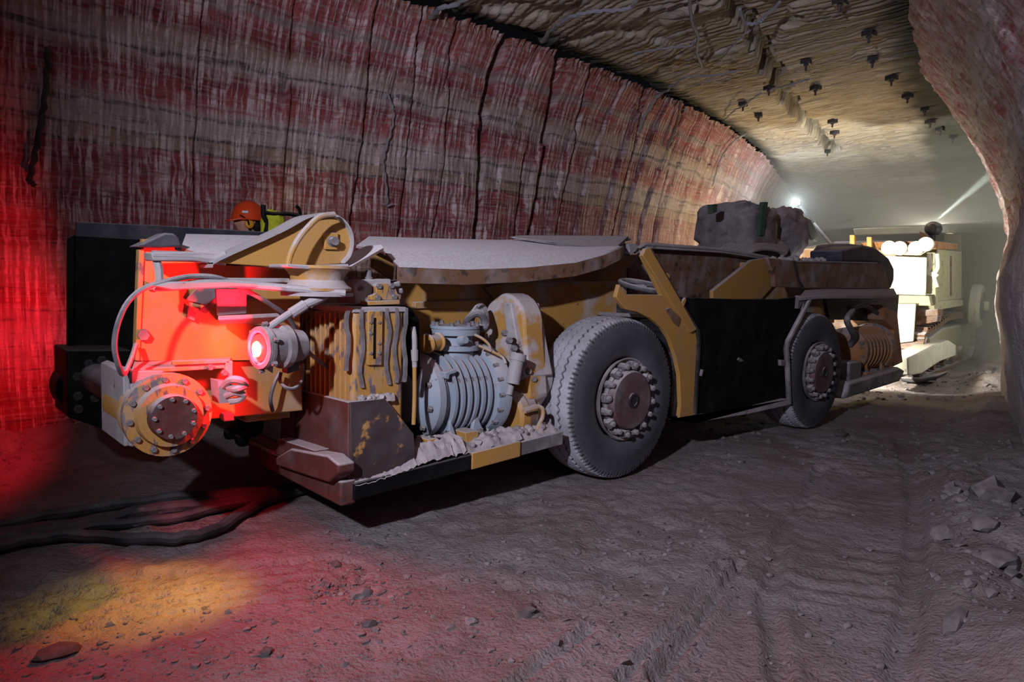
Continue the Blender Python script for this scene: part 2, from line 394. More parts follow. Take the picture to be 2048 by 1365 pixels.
# ---- right wall, ending at a crosscut
def xend(z): return np.interp(z, [0, .9, 1.5, 1.9, 2.3, 2.6, 3.0, 3.85], [7.3, 7.2, 7.1, 7.5, 8.0, 8.3, 8.7, 9.4])
def rwall_y(x, z):
    lowp = np.interp(z, [0, .46, .86, 1.2, 1.5, 1.82, 2.15, 2.5], [-.08, -.03, .02, .09, .10, .04, .0, .0])
    top = np.interp(x, [5.2, 7.1, 9.2], [1.0, .80, .52])
    return -2.35+.27*x+lowp+top*np.clip((z-2.1)/1.75, 0, 1)**1.6
nS, nZ = 620, 130
zz = np.linspace(0, HC, nZ)
G = np.zeros((nZ, nS+14, 3)); UV = np.zeros((nZ, nS+14, 2))
for i, z in enumerate(zz):
    xe = float(xend(z)); x = -6.5+(xe+6.5)*np.linspace(0, 1, nS)**.8
    y = rwall_y(x, z)+.10*(fbm(x*.8+40, np.full_like(x, z*.9), 4)-.5)+.05*(fbm(x*3+z*1.5+40, np.full_like(x, z*3.5), 4)-.5)*(1+sst(1.2, 2, z))+.025*(fbm(x*14-z*9, np.full_like(x, z*6)+x*5, 3)-.5)
    G[i, :nS, 0], G[i, :nS, 1], G[i, :nS, 2] = x, y, z
    UV[i, :nS, 0], UV[i, :nS, 1] = x, z
    for j in range(14):                       # round the corner into the crosscut
        a = min(j/4, 1)*PI/2; r = .10+.22*math.exp(-((z-1.15)/.55)**2)*(.6+.8*float(fbm(z*4, 1.)))
        G[i, nS+j] = (xe+r*math.sin(a)+.05*(fbm(z*5, j*.5)-.5), y[-1]-r*(1-math.cos(a))-max(0, j-4)*.45, z); UV[i, nS+j] = (xe+.1*j, z)
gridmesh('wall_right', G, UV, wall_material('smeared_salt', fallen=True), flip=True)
# far side of the crosscut
xs2 = np.linspace(0, 1, 60)
G = np.zeros((40, 60, 3)); UV = np.zeros((40, 60, 2))
for i, z in enumerate(np.linspace(0, HC, 40)):
    a = np.array([12.6, -4.2]); b = np.array([18., 1.9]); P = a+(b-a)*xs2[:, None]
    off = .5*prof(z)
    G[i, :, 0] = P[:, 0]+off*.7+.2*(fbm(xs2*6, xs2*0+z*2)-.5); G[i, :, 1] = P[:, 1]-off*.7; G[i, :, 2] = z; UV[i, :, 0] = xs2*8; UV[i, :, 1] = z
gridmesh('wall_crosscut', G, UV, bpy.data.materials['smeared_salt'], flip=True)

# ---- ceiling
def ceiling_material():
    m = bpy.data.materials.new('grooved_salt_roof'); t, N, L, B = nt(m)
    uv = N.new('ShaderNodeUVMap').outputs[0]
    at = N.new('ShaderNodeAttribute'); at.attribute_name = 'tint'
    warp = noise(N, L, mapping(N, L, uv, (1.2, .8, 1)), 1., 3)
    cb = N.new('ShaderNodeCombineXYZ'); sp = N.new('ShaderNodeSeparateXYZ'); L.new(uv, sp.inputs[0])
    L.new(math_(N, L, 'ADD', math_(N, L, 'MULTIPLY', sp.outputs[0], 24), math_(N, L, 'MULTIPLY', warp, 9)), cb.inputs[0])
    L.new(math_(N, L, 'MULTIPLY', sp.outputs[1], 1.6), cb.inputs[1])
    g = noise(N, L, cb.outputs[0], 1., 4, .6)
    n = noise(N, L, uv, 2.2, 5)
    c = mixc(N, L, maprange(N, L, g, .38, .62), (.23, .195, .165), (.55, .485, .41))
    c = mixc(N, L, maprange(N, L, n, .4, .65, 0, .5), c, (.40, .31, .19))
    sp2 = noise(N, L, uv, 50, 3)
    c = mixc(N, L, maprange(N, L, sp2, .58, .72, 0, .5), c, (.10, .08, .06))
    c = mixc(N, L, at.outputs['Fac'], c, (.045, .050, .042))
    L.new(c, B.inputs['Base Color']); B.inputs['Roughness'].default_value = .85; B.inputs['Specular IOR Level'].default_value = .2
    bump(N, L, B, g, .6, .02)
    return m
xs = np.concatenate([np.arange(-3.5, 7, .017), np.arange(7, 18, .06)])
tt = np.linspace(0, 1, 150)
X, T = np.meshgrid(xs, tt)
yl = jy(X)+.14; yr = -2.35+.27*X+.28
Y = yr+(yl-yr)*T
edge = np.minimum(yl-Y, Y-yr)
g = X*11+1.6*np.sin(Y*1.1+.4*X)+4.2*fbm(X*.8, Y*.7, 3)
saw = (g-np.floor(g))
amp = .5+vnoise(np.floor(g)*1.7, Y*2.2)
zc = HC+.06-.035*saw*amp+.10*(fbm(X*.5, Y*.5, 3)-.5)+.03*(fbm(X*7, Y*3, 3)-.5)
zc = zc+.05*(1-sst(0, .35, edge))
sl = [un(a, b, z=HC+.05)[:2] for a, b in ((1440, -40), (1470, 20), (1500, 62), (1530, 110), (1560, 170), (1590, 220), (1640, 270), (1672, 306))]
d, s = pldist(X, Y, sl)
wv = .085+.05*vnoise(s*3.3, 0)+.03*np.sign(np.sin(s*8))
slot = 1-sst(wv*.75, wv*1.1, d)
zc = zc+slot*(.16+.14*(np.floor(vnoise(s*4, 3.)*3)/3))
# slabs that have dropped off leave shallow scars
scar = fbm(X*1.4+9, Y*.9, 3)
zc = zc+.05*sst(.56, .60, scar)*(1-sst(3, 5, X))
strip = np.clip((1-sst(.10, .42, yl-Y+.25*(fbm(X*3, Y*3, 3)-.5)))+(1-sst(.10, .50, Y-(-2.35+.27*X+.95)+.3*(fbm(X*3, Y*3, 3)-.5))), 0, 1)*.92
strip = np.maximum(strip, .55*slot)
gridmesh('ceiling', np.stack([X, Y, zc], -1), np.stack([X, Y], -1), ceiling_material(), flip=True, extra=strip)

# ---- floor
def floor_h(X, Y):
    h = .05*(fbm(X*.45+3, Y*.45, 3)-.5)+.035*(fbm(X*1.7, Y*1.9, 4)-.5)
    rough = sst(.40, .62, fbm(X*1.1+20, Y*1.3+4, 3))
    h = h+(.010+.030*rough)*(fbm(X*9, Y*9, 4)-.5)*1.5
    # rubble banked against both walls
    h = h+.35*sst(2.45, 3.2, Y)*(fbm(X*2, Y*2, 3)+.2)
    yr = -2.35+.27*X
    h = h+.22*(1-sst(0, .55, Y-yr))*(fbm(X*2.2+7, Y*2.2, 3)+.1)
    # ruts
    for pl, wd, dp in RUTS:
        d, s = pldist(X+.03*(fbm(X*4, Y*4, 2)-.5), Y, pl)
        h = h-dp*(1-sst(wd*.5, wd, d))+dp*.6*np.exp(-((d-wd*1.3)/(wd*.5))**2)
    # clods thrown up between the tracks
    d, s = pldist(X, Y, BERM); k = np.exp(-(d/.16)**2)
    h = h+k*(.09*fbm(X*8, Y*8, 4)+.02)
    # lug prints of a tyre
    d, s = pldist(X, Y, PRINT); sd = np.where((X-PRINT[0][0])*(PRINT[-1][1]-PRINT[0][1])-(Y-PRINT[0][1])*(PRINT[-1][0]-PRINT[0][0]) > 0, d, -d)
    pr_ = np.maximum(0, np.sin(s*2*PI/.13+(np.floor(sd/.10) % 2)*PI))*np.maximum(0, np.cos(sd*2*PI/.10))
    h = h-.055*pr_*(1-sst(.20, .25, d))*sst(.0, .1, s)*(1-sst(1.25, 1.45, s))-.012*(1-sst(.19, .24, d))
    # ribbed caterpillar marks toward the machine
    d, s = pldist(X, Y, TREAD)
    h = h+.012*np.sin(s*2*PI/.15+3*fbm(X*3, Y*3, 2))*(1-sst(.12, .30, d))*sst(.35, .75, vnoise(X*2, Y*2))
    # flat where the wheels stand
    for wx in (0, 2.85):
        k = np.exp(-(((X-wx)/.30)**2+((Y-.16)/.28)**2)); h = h*(1-k)-.012*k
    return h
gz = lambda *p: tuple(un(*p, z=0)[:2])
RUTS = [([gz(1480, 1130), gz(1400, 1240), gz(1310, 1365)], .035, .035), ([gz(1445, 1130), gz(1370, 1235), gz(1240, 1365)], .03, .025), ([gz(1180, 1260), gz(1090, 1330), gz(1010, 1390)], .035, .02),
        ([gz(1640, 940), gz(1560, 1080), gz(1535, 1230), gz(1560, 1365)], .05, .018), ([gz(1800, 880), gz(1830, 1000), gz(1830, 1150), gz(1800, 1365)], .06, .018)]
BERM = [gz(1880, 880), gz(1900, 950), gz(1915, 1050), gz(1910, 1150), gz(1930, 1230)]
PRINT = [gz(-40, 1232), gz(240, 1192), gz(640, 1150)]
TREAD = [gz(1690, 900), gz(1690, 1020), gz(1690, 1200), gz(1720, 1365)]
def floor_material():
    m = bpy.data.materials.new('salt_dust_floor'); t, N, L, B = nt(m)
    tc = N.new('ShaderNodeTexCoord').outputs['Object']
    a = noise(N, L, tc, 1.3, 5); b = noise(N, L, tc, 9, 6, .65); c3 = noise(N, L, tc, 55, 4, .6)
    c = mixc(N, L, maprange(N, L, a, .38, .62), (.185, .150, .142), (.255, .225, .232))
    c = mixc(N, L, maprange(N, L, b, .52, .70, 0, .6), c, (.135, .100, .092))
    pit = noise(N, L, tc, 24, 4, .65)
    c = mixc(N, L, math_(N, L, 'MULTIPLY', maprange(N, L, pit, .60, .68, 0, .8), maprange(N, L, a, .42, .58)), c, (.055, .042, .042))
    c = mixc(N, L, maprange(N, L, c3, .60, .72, 0, .6), c, (.08, .06, .06))
    L.new(c, B.inputs['Base Color']); B.inputs['Roughness'].default_value = .95; B.inputs['Specular IOR Level'].default_value = .1
    bump(N, L, B, math_(N, L, 'ADD', math_(N, L, 'MULTIPLY', b, 1.5), c3), .8, .025)
    return m
xs = np.concatenate([np.arange(-5.2, 3, .021), np.arange(3, 9, .035), np.arange(9, 18, .12)])
ys = np.concatenate([np.arange(-3.9, 1.4, .021), np.arange(1.4, 6.5, .06)])
X, Y = np.meshgrid(xs, ys)
H = floor_h(X, Y)
gridmesh('floor', np.stack([X, Y, H], -1), np.stack([X, Y], -1), floor_material(), flip=False)
def gh(x, y): return float(floor_h(np.array([[x]]), np.array([[y]]))[0, 0])
def ground(px, py):
    p = un(px, py, z=0)
    for _ in range(4): p = un(px, py, z=gh(p[0], p[1]))
    return p

# ---- dusty air beyond the car
hz = bpy.data.materials.new('dusty_air'); hz.use_nodes = True
hz.node_tree.nodes.clear(); ho = hz.node_tree.nodes.new('ShaderNodeOutputMaterial'); hv = hz.node_tree.nodes.new('ShaderNodeVolumeScatter')
hv.inputs['Color'].default_value = (.95, .93, .86, 1); hv.inputs['Density'].default_value = .15; hv.inputs['Anisotropy'].default_value = .25
hz.node_tree.links.new(hv.outputs[0], ho.inputs['Volume'])
mb = MB().hull([(8.8, -4, -.3), (18.5, -6, -.3), (18.5, 8.6, -.3), (8.8, 5.0, -.3)], [(8.8, -4, 4.4), (18.5, -6, 4.4), (18.5, 8.6, 4.4), (8.8, 5.0, 4.4)])
o = build('dust_haze', mb, hz, smooth=False); tag(o, 'pale dusty air filling the drift beyond the shuttle car', 'haze', kind='stuff')

def dup(src, loc, rz=0., parent=None):
    r = src.copy(); COL.objects.link(r); r.location = loc; r.rotation_euler = (0, 0, rz)
    if parent is not None: r.parent = parent
    for ch in list(src.children):
        c = ch.copy(); COL.objects.link(c); c.parent = r
        for g_ in ch.children:
            d_ = g_.copy(); COL.objects.link(d_); d_.parent = c
    return r

# ================================================================== SHUTTLE CAR
car = thing('shuttle_car', (0.9, 1.1, 0.0), 'dusty low yellow mine haulage car with black side door and red marker lamp', 'vehicle')
def P(name, mb, mat, bevel=0., parent=None, **k): return build(name, mb, mat, parent or car, bevel, **k)

# hull: trough body, near wall at y=.62
hull = MB()
hull.prism([(-2.35, .62, .56), (.75, .62, .56), (.75, .62, 1.36), (-2.35, .62, 1.30)], (0, 1.45, 0))
hull.prism([(.75, .95, .45), (4.6, .95, .45), (4.6, .95, 1.62), (2.6, .95, 1.62), (.75, .95, 1.60)], (0, 1.12, 0))
hull.prism([(2.95, .60, .95), (4.55, .60, .95), (4.55, .60, 1.60), (2.95, .60, 1.60)], (0, .4, 0))
P('hull', hull, 'yellow_dusty', .012)
P('hull_stiffener', MB().px([(968, 575), (1040, 560), (1032, 612), (1012, 628)], .60, .03).px([(830, 604), (980, 600), (980, 612), (830, 618)], .59, .04), 'yellow_dusty', .006)

# lid over the trough: sloped plate with a curved lip
topL = [(738, 473), (870, 477), (1000, 480), (1130, 477), (1236, 474), (1252, 488)]
edge = [(712, 492), (765, 498), (800, 536), (930, 541), (1050, 537), (1150, 527), (1205, 512), (1238, 498), (1252, 488)]
lid = MB()
top3 = [un(a, b, y=1.1) for a, b in topL]
near3 = [un(712, 492, y=.75), un(765, 499, y=.45)]+[un(a, b, y=.25+.10*max(0, (a-1100)/150)) for a, b in edge[2:-1]]
lid.prism(top3+near3[::-1], (0, 0, -.012))
P('lid', lid, 'lid', .0)
lip = MB()
a = near3[2:]+[top3[-1]]; thick = [.082, .084, .084, .086, .088, .082, .06]
for (p, q), (t0, t1) in zip(zip(a[:-1], a[1:]), zip(thick[:-1], thick[1:])):
    lip.hull([p+(0, -.012, .004), q+(0, -.012, .004), q+(0, -.012, -t1), p+(0, -.012, -t0)], [p+(0, .03, .004), q+(0, .03, .004), q+(0, .03, -t1), p+(0, .03, -t0)])
P('lid_lip', lip, 'rust')
fl = MB().hull([un(1020, 476, y=.9), un(1040, 474, y=.9), un(1255, 481, y=.75), un(1225, 503, y=.55), un(1160, 498, y=.62)],
               [un(1020, 474, y=.9), un(1040, 471, y=.9), un(1258, 472, y=.75), un(1228, 497, y=.55), un(1160, 492, y=.62)])
P('torn_flap', fl, 'steel')
P('flap_skin', MB().prism([un(1025, 474, y=.88), un(1250, 473, y=1.0), un(1262, 478, y=.78), un(1215, 491, y=.62), un(1160, 490, y=.66)], (0, 0, -.01)), 'dusty')
P('lid_scratch', MB().tube(curve([un(955, 505, y=.70)+(0, 0, .008), un(990, 498, y=.75)+(0, 0, .008), un(1015, 493, y=.80)+(0, 0, .008)]), .004, 5), 'dark')
P('lid_strut', MB().prism([un(632, 531, y=.22), un(672, 521, y=.28), un(733, 492, y=.36), un(763, 490, y=.30), un(767, 496, y=.22), un(700, 534, y=.10)], (0, .0, -.014)), 'lid')
P('under_plate', MB().px([(746, 535), (750, 500), (790, 521), (786, 560)], .66, .03), 'yellow')

# side plates at the discharge end
sp = MB().px([(284, 478), (345, 484), (350, 500), (436, 530), (640, 540), (640, 560), (600, 580), (600, 720), (272, 722)], .35, .03)
P('side_plate', sp, 'yellow')
P('lower_side_plate', MB().px([(290, 716), (600, 700), (606, 822), (447, 837), (290, 850)], .42, .04), 'yellow', .006)
P('edge_strip', MB().px([(278, 498), (290, 496), (280, 722), (270, 722)], .34, .05), 'yellow_worn', .004)
pl = MB().prism([un(262, 740, y=.22), un(458, 728, y=.22), un(464, 712, y=.38), un(268, 722, y=.38)], (0, 0, -.02))
pl.prism([un(345, 722, y=.20), un(460, 719, y=.20), un(460, 727, y=.20), un(345, 731, y=.20)], (0, .02, 0)).prism([un(452, 722, y=.2), un(466, 722, y=.2), un(466, 764, y=.2), un(452, 750, y=.2)], (0, .03, 0))
P('bottom_flange', pl, 'yellow_dusty', .004)
P('plate_bolt', MB().bolt(un(285, 670, y=.35), (-.1, -1, 0), .024, .035), 'steel')
for q in ((300, 575), (420, 735), (448, 746)): P('plate_bolt', MB().bolt(un(*q, y=.34 if q[1] < 600 else .2), (0, -1, 0), .012, .014), 'steel')
tp = MB().prism([un(362, 496, y=.36), un(372, 468, y=.85), un(545, 472, y=.85), un(560, 488, y=.6), (un(440, 518, y=.20))], (0, 0, -.012))
P('top_cover', tp, 'lid')
P('bent_flap', MB().px([(271, 494), (285, 487), (315, 473), (330, 466), (348, 467), (358, 476), (366, 494), (318, 496)], .30, .14), 'tarp', .01)
tear = MB().prism([un(398, 622, y=.30), un(445, 586, y=.20), un(440, 600, y=.2), un(412, 628, y=.30)], (0, .012, 0))
tear.prism([un(372, 600, y=.33), un(400, 572, y=.31), un(480, 574, y=.30), un(520, 592, y=.3), (un(470, 610, y=.32)), un(420, 612, y=.33)], (0, .014, 0))
tear.prism([un(378, 612, y=.32), un(392, 626, y=.31), un(389, 642, y=.31), un(374, 636, y=.32)], (0, .02, 0))
P('torn_bracket', tear, 'steel')
P('buckled_guard', MB().prism([un(432, 578, y=.18), un(494, 578, y=.18), un(494, 628, y=.24), (un(436, 632, y=.24))], (0, .02, 0)).prism([un(436, 632, y=.15), un(560, 626, y=.18), un(556, 640, y=.3), un(440, 640, y=.3)], (0, 0, -.02)), 'dusty', .004)

# far sideboard and its bearing block
P('sideboard', MB().px([(154, 444), (300, 450), (480, 461), (640, 470), (700, 482), (700, 500), (285, 500), (149, 494)], 1.95, .03), 'tarp', .006)
P('sideboard_lining', MB().px([(142, 470), (300, 480), (300, 704), (141, 704)], 1.93, .02).px([(136, 476), (149, 468), (147, 830), (135, 830)], 1.90, .05), 'black', .006)
P('chain_drive_block', MB().px([(133, 700), (262, 700), (262, 760), (258, 880), (235, 868), (135, 835)], 1.60, .4), 'black', .01)
for q in ((178, 728), (204, 721), (155, 754), (156, 793), (157, 819), (190, 797)): P('block_bolt', MB().bolt(un(*q, y=1.6), (0, -1, 0), .022, .02), 'dark')

P('drum_end', MB().lathe([(0, .13), (.03, .16), (.25, .16), (.28, .13)], un(176, 778, y=1.75), (0, 1, 0), 24), 'black')
P('drive_shaft', MB().lathe([(0, .085), (1.25, .085)], (-2.84, .42, .72), (0, 1, 0), 20).lathe([(.1, .12), (.16, .12)], (-2.84, .42, .72), (0, 1, 0), 20), 'dark')

# planetary gear case
gc = un(345, 834, y=.0); GY = lambda y, dx=0: (gc[0]+dx, y, gc[2])
ge = P('gear_case', MB().lathe([(0, .150), (.02, .160), (.10, .160), (.11, .148), (.42, .148)], GY(.10), (0, 1, 0), 40), 'yellow_dusty')
P('flange_ring', MB().lathe([(0, .118), (.004, .172), (.040, .172), (.045, .12)], GY(.045), (0, 1, 0), 40), 'yellow_worn', parent=ge)
P('inner_ring', MB().lathe([(0, .085), (.0, .125), (.05, .135), (.05, .085)], GY(.01), (0, 1, 0), 40), 'yellow_worn', parent=ge)
P('end_cap', MB().lathe([(0, .02), (.0, .088), (.012, .093), (.05, .093)], GY(-.03), (0, 1, 0), 36), 'brown', parent=ge)
for k in range(9):
    a = 2*PI*k/9+.3
    P('cap_bolt', MB().bolt((gc[0]+.076*math.cos(a), -.03, gc[2]+.076*math.sin(a)), (0, -1, 0), .008, .014), 'steel', parent=ge)
for k in range(12):
    a = 2*PI*k/12+.1
    P('flange_bolt', MB().bolt((gc[0]+.148*math.cos(a), .046, gc[2]+.148*math.sin(a)), (0, -1, 0), .011, .014), 'steel', parent=ge)
P('case_plate', MB().px([(246, 745), (262, 738), (262, 892), (248, 894)], .16, .4).px([(262, 742), (330, 742), (300, 770), (275, 815), (268, 895), (258, 893)], .13, .04), 'dusty', .005)
P('shackle', MB().tube(curve([un(448, 772, y=.12), un(462, 760, y=.06), un(482, 762, y=.05), un(490, 771, y=.08), un(474, 778, y=.05), un(458, 776, y=.1)]), .017, 8).tube(curve([un(452, 792, y=.12), un(470, 786, y=.08), un(486, 790, y=.08), un(478, 800, y=.10), un(458, 804, y=.12)]), .015, 8).px([(436, 762), (462, 765), (458, 806), (440, 808)], .12, .10), 'dusty', .004)
P('drain_hose', MB().tube(curve([un(545, 822, y=.38), un(541, 800, y=.33), un(548, 770, y=.33), un(560, 745, y=.35)]), .010, 7), 'hose')
P('hull_lug', MB().px([(447, 828), (466, 826), (470, 842), (448, 844)], .36, .05), 'dusty', .005)

# cable guide: swing arm, sheave, frame, hose
arm = [(432, 526), (440, 518), (560, 464), (612, 436), (640, 428), (665, 429), (688, 442), (702, 462), (706, 484), (700, 506), (688, 520), (680, 528), (575, 536)]
P('swing_arm', MB().px(arm, .13, .03), 'yellow_clean', .004)
rim = MB()
ap = [(425, 530), (440, 516), (560, 462), (612, 434), (640, 426), (666, 427), (690, 440), (704, 461), (708, 484), (702, 508), (690, 522)]
ap = [tuple(p[:2]) for p in curve([(a, b, 0) for a, b in ap], 4)]
for p, q in zip(ap[:-1], ap[1:]):
    a, b = un(*p, y=.09), un(*q, y=.09)
    rim.hull([a, b, b-(0, 0, .012), a-(0, 0, .012)], [a+(0, .16, 0), b+(0, .16, 0), b+(0, .16, -.012), a+(0, .16, -.012)])
P('arm_flange', rim, 'dusty')
P('pin_plate', MB().px([(649, 465), (677, 466), (676, 500), (650, 499)], .11, .02), 'yellow_clean', .004)
P('pin_bolt', MB().lathe([(0, .026), (.004, .026), (.006, .020), (.035, .020)], un(664, 483, y=.11), (0, -1, 0), 20), 'steel')
P('guide_rod', MB().tube(curve([un(668, 429, y=.04), un(640, 434, y=.02), un(616, 455, y=.01), (un(596, 480, y=.0)), un(582, 508, y=-.01), un(577, 526, y=-.01), un(577, 538, y=-.01)]), .014, 10), 'yellow_dusty')
P('guide_foot', MB().px([(574, 528), (640, 532), (698, 528), (699, 541), (640, 541), (574, 535)], -.06, .25), 'dusty', .005)
sc = un(635, 557, y=.06)
P('sheave', MB().lathe([(-.058, .03), (-.058, .155), (-.045, .158), (-.03, .138), (-.008, .122), (.012, .125), (.035, .142), (.045, .158), (.058, .155), (.058, .03)], sc, (0, 0, 1), 44), 'yellow_dusty')
P('lower_guide_plate', MB().lathe([(-.082, .02), (-.082, .165), (-.066, .165), (-.066, .02)], sc, (0, 0, 1), 36), 'dusty')
fr = MB()
fr.tube(curve([un(304, 512, y=.16), un(380, 514, y=.16), un(428, 518, y=.15), un(452, 510, y=.14)]), .022, 8)
fr.tube([un(309, 505, y=.2), un(318, 540, y=.16), un(320, 582, y=.16)], .017, 8)
fr.tube(curve([un(308, 575, y=.16), un(345, 574, y=.13), un(400, 567, y=.10), un(470, 568, y=.07), un(580, 577, y=-.02), un(690, 587, y=-.10)]), .017, 8)
P('guide_frame', fr, 'dusty')
P('frame_rail', MB().px([(302, 505), (392, 504), (440, 514), (425, 528), (390, 522), (306, 522)], .14, .12).px([(310, 572), (345, 580), (480, 574), (640, 582), (698, 585), (698, 578), (600, 572), (450, 562), (340, 564)], .02, .10), 'dusty', .006)
P('frame_strip', MB().px([(450, 556), (580, 557), (580, 566), (450, 565)], .10, .05), 'dusty', .004)
P('hose_loop', MB().tube(curve([un(690, 760, y=.30), un(612, 700, y=.22), un(580, 640, y=.16), un(545, 612, y=.12), un(500, 585, y=.10), un(440, 557, y=.09), un(385, 553, y=.09), un(332, 563, y=.08), un(287, 578, y=.05), un(255, 606, y=.02), un(235, 650, y=.0), un(229, 695, y=.0), un(238, 735, y=.04), un(248, 748, y=.1), (un(262, 720, y=.2)), un(272, 690, y=.3)]), .011, 8), 'hose')

# red marker lamp
lc = un(522, 696, y=-.02); la = np.array([-.985, -.175, 0]); la /= np.linalg.norm(la)
lm = P('marker_lamp', MB().lathe([(.0, .095), (-.02, .095), (-.03, .085), (-.08, .085), (-.09, .098), (-.12, .098), (-.13, .08), (-.2, .07), (-.21, .03)], lc, la, 32), 'steel')
P('lamp_lens', MB().lathe([(.006, .060), (.014, .058), (.020, .045), (.024, .02)], lc, la, 28), 'lens', parent=lm)
P('lamp_filament', MB().lathe([(.022, .034), (.028, .030), (.031, .012)], lc+np.array([0, -.004, -.004]), la, 20), 'hot', parent=lm)
P('lamp_rim', MB().lathe([(-.01, .066), (-.01, .096), (.012, .092), (.016, .076), (.012, .066), (-.01, .066)], lc, la, 32, caps=False), 'steel', parent=lm)
for k in range(6):
    a = k*PI/3+.4; e1 = np.cross(la, (0, 0, 1)); e1 /= np.linalg.norm(e1); e2 = np.cross(la, e1)
    P('rim_bolt', MB().bolt(lc+la*-.02+.105*(math.cos(a)*e1+math.sin(a)*e2), la, .010, .02), 'steel', parent=lm)
P('lamp_guard', MB().prism([un(503, 696, y=-.02)+(0, 0, 0), un(508, 724, y=-.02), un(546, 748, y=-.02), un(548, 690, y=-.02)], (0.01, .03, 0)), 'dusty', .004)
P('lamp_pipe', MB().tube(curve([un(528, 662, y=-.01), un(560, 640, y=-.03), un(600, 615, y=-.04), un(652, 592, y=-.05)]), [.016]*12+[.020]*6+[.016]*1, 10).tube([un(582, 628, y=-.035), un(610, 610, y=-.045)], .025, 10), 'dusty')
P('lamp_cord', MB().tube(curve([un(606, 728, y=.10), un(604, 760, y=.08), un(590, 776, y=.06), un(572, 776, y=.06), un(560, 762, y=.1), un(562, 745, y=.1)]), .008, 7).px([(572, 728), (598, 722), (600, 740), (576, 748)], .02, .06), 'hose')
for nm, pos, pw, colr, tgt, siz, bl in (('marker_lamp_red', lc+la*.05, 56, (1, .010, .025), lc+la*2+np.array([0, .15, -.30]), 172, .25),
                                       ('marker_lamp_core', lc+la*.0+np.array([-.02, -.13, -.14]), 62, (1, .72, .08), un(330, 1192, z=0), 52, 1.),
                                       ('marker_lamp_side', lc+la*.05+np.array([0, .02, 0]), 5, (1, .50, .04), un(455, 682, y=.35), 42, 1.)):
    o = lamp(nm, 'POINT' if nm.endswith('red') else 'SPOT', tuple(pos), pw, colr, tuple(tgt), .025, siz, bl); o.location = Vector(pos)-Vector(WO['shuttle_car']); o.parent = car

lm2 = dup(lm, Vector(WO[lm.name])-Vector(WO['shuttle_car'])+Vector((-2.70, 2.34, 1.0))-Vector(lc))

# resistor box with wavy fins
bx0, bx1, by0, by1, bz0, bz1 = -2.055, -1.765, .02, .62, .34, 1.175
box = P('resistor_box', MB().box((bx0, by0, bz0), (bx1, by1, bz1)), 'yellow_worn', .02)
P('box_lid', MB().box((bx0-.004, by0-.012, bz1-.012), (bx1+.006, by1, bz1+.014)), 'dusty', .004, parent=box)
def fin(x, z0, z1, seed, wdt=.016, amp=.010):
    rr = random.Random(seed); nn = 10; L_ = []
    for i in range(nn+1):
        z = z1+(z0-z1)*i/nn; L_.append((x+amp*math.sin(i*.9+seed)*(.4+rr.random()), z))
    mb = MB()
    for (xa, za), (xb, zb) in zip(L_[:-1], L_[1:]):
        mb.hull([(xa-wdt/2, by0-.016, za), (xb-wdt/2, by0-.016, zb), (xb+wdt/2, by0-.016, zb), (xa+wdt/2, by0-.016, za)], [(xa-wdt/2, by0+.004, za), (xb-wdt/2, by0+.004, zb), (xb+wdt/2, by0+.004, zb), (xa+wdt/2, by0+.004, za)])
    return mb
for i, (px_, ytop, ybot) in enumerate(((694, 622, 742), (722, 620, 776), (773, 616, 770), (790, 616, 766), (808, 616, 764))):
    a, b = un(px_, ytop, y=by0-.01), un(px_+4, ybot, y=by0-.01)
    P('cooling_fin', fin((a[0]+b[0])/2, b[2], a[2], 3+i), 'steel', .0, parent=box)
for i in range(11):                          # ribs on the end facing down the drift
    y = by0+.03+i*.053
    P('end_rib', MB().box((bx0-.022, y, bz0+.32+.02*(i % 3)), (bx0+.005, y+.016, bz1-.02)), 'yellow_worn', .004, parent=box)
gp = [un(a, b, y=by0-.02) for a, b in ((737, 622), (766, 622), (764, 731), (736, 731))]
gauge = P('gauge_plate', MB().prism(gp, (0, .022, 0)), 'yellow_worn', .003, parent=box)
P('gauge_slot', MB().px([(748, 636), (752, 636), (751, 718), (747, 718)], by0-.024, .012), 'black', parent=box)
for q in ((741, 645), (758, 645), (741, 667), (758, 687), (741, 707), (758, 707)): P('gauge_bolt', MB().bolt(un(*q, y=by0-.02), (0, -1, 0), .007, .008), 'steel', parent=box)

# valve block on top of the box
vb = MB()
vc = un(740, 608, y=.20)
vb.px([(706, 572), (722, 560), (782, 558), (786, 608), (712, 608)], .16, .20)
valve = P('valve_block', vb, 'dusty', .006)
P('valve_plate', MB().px([(752, 573), (760, 566), (788, 568), (796, 588), (803, 590), (802, 600), (743, 601), (741, 592), (752, 588)], .12, .05), 'yellow_worn', .004, parent=valve)
P('valve_rail', MB().px([(737, 603), (800, 600), (800, 609), (737, 611)], .08, .10), 'yellow', .003, parent=valve)
P('valve_port', MB().lathe([(0, .022), (.02, .022), (.02, .017), (.055, .017)], un(737, 562, y=.22), (0, 0, 1), 14), 'steel', parent=valve)
for q in ((757, 573), (782, 572), (755, 596), (788, 594)): P('valve_bolt', MB().bolt(un(*q, y=.12), (0, -1, 0), .013, .014), 'steel', parent=valve)
for q in ((789, 570), (794, 584), (716, 578)): P('valve_cap', MB().lathe([(0, .014), (.03, .014), (.034, .008)], un(*q, y=.17), (.6, -.7, .2), 10), 'steel', parent=valve)
P('valve_end', MB().lathe([(0, .05), (.05, .065), (.09, .065)], un(708, 585, y=.24), (1, 0, 0), 16), 'dusty', parent=valve)

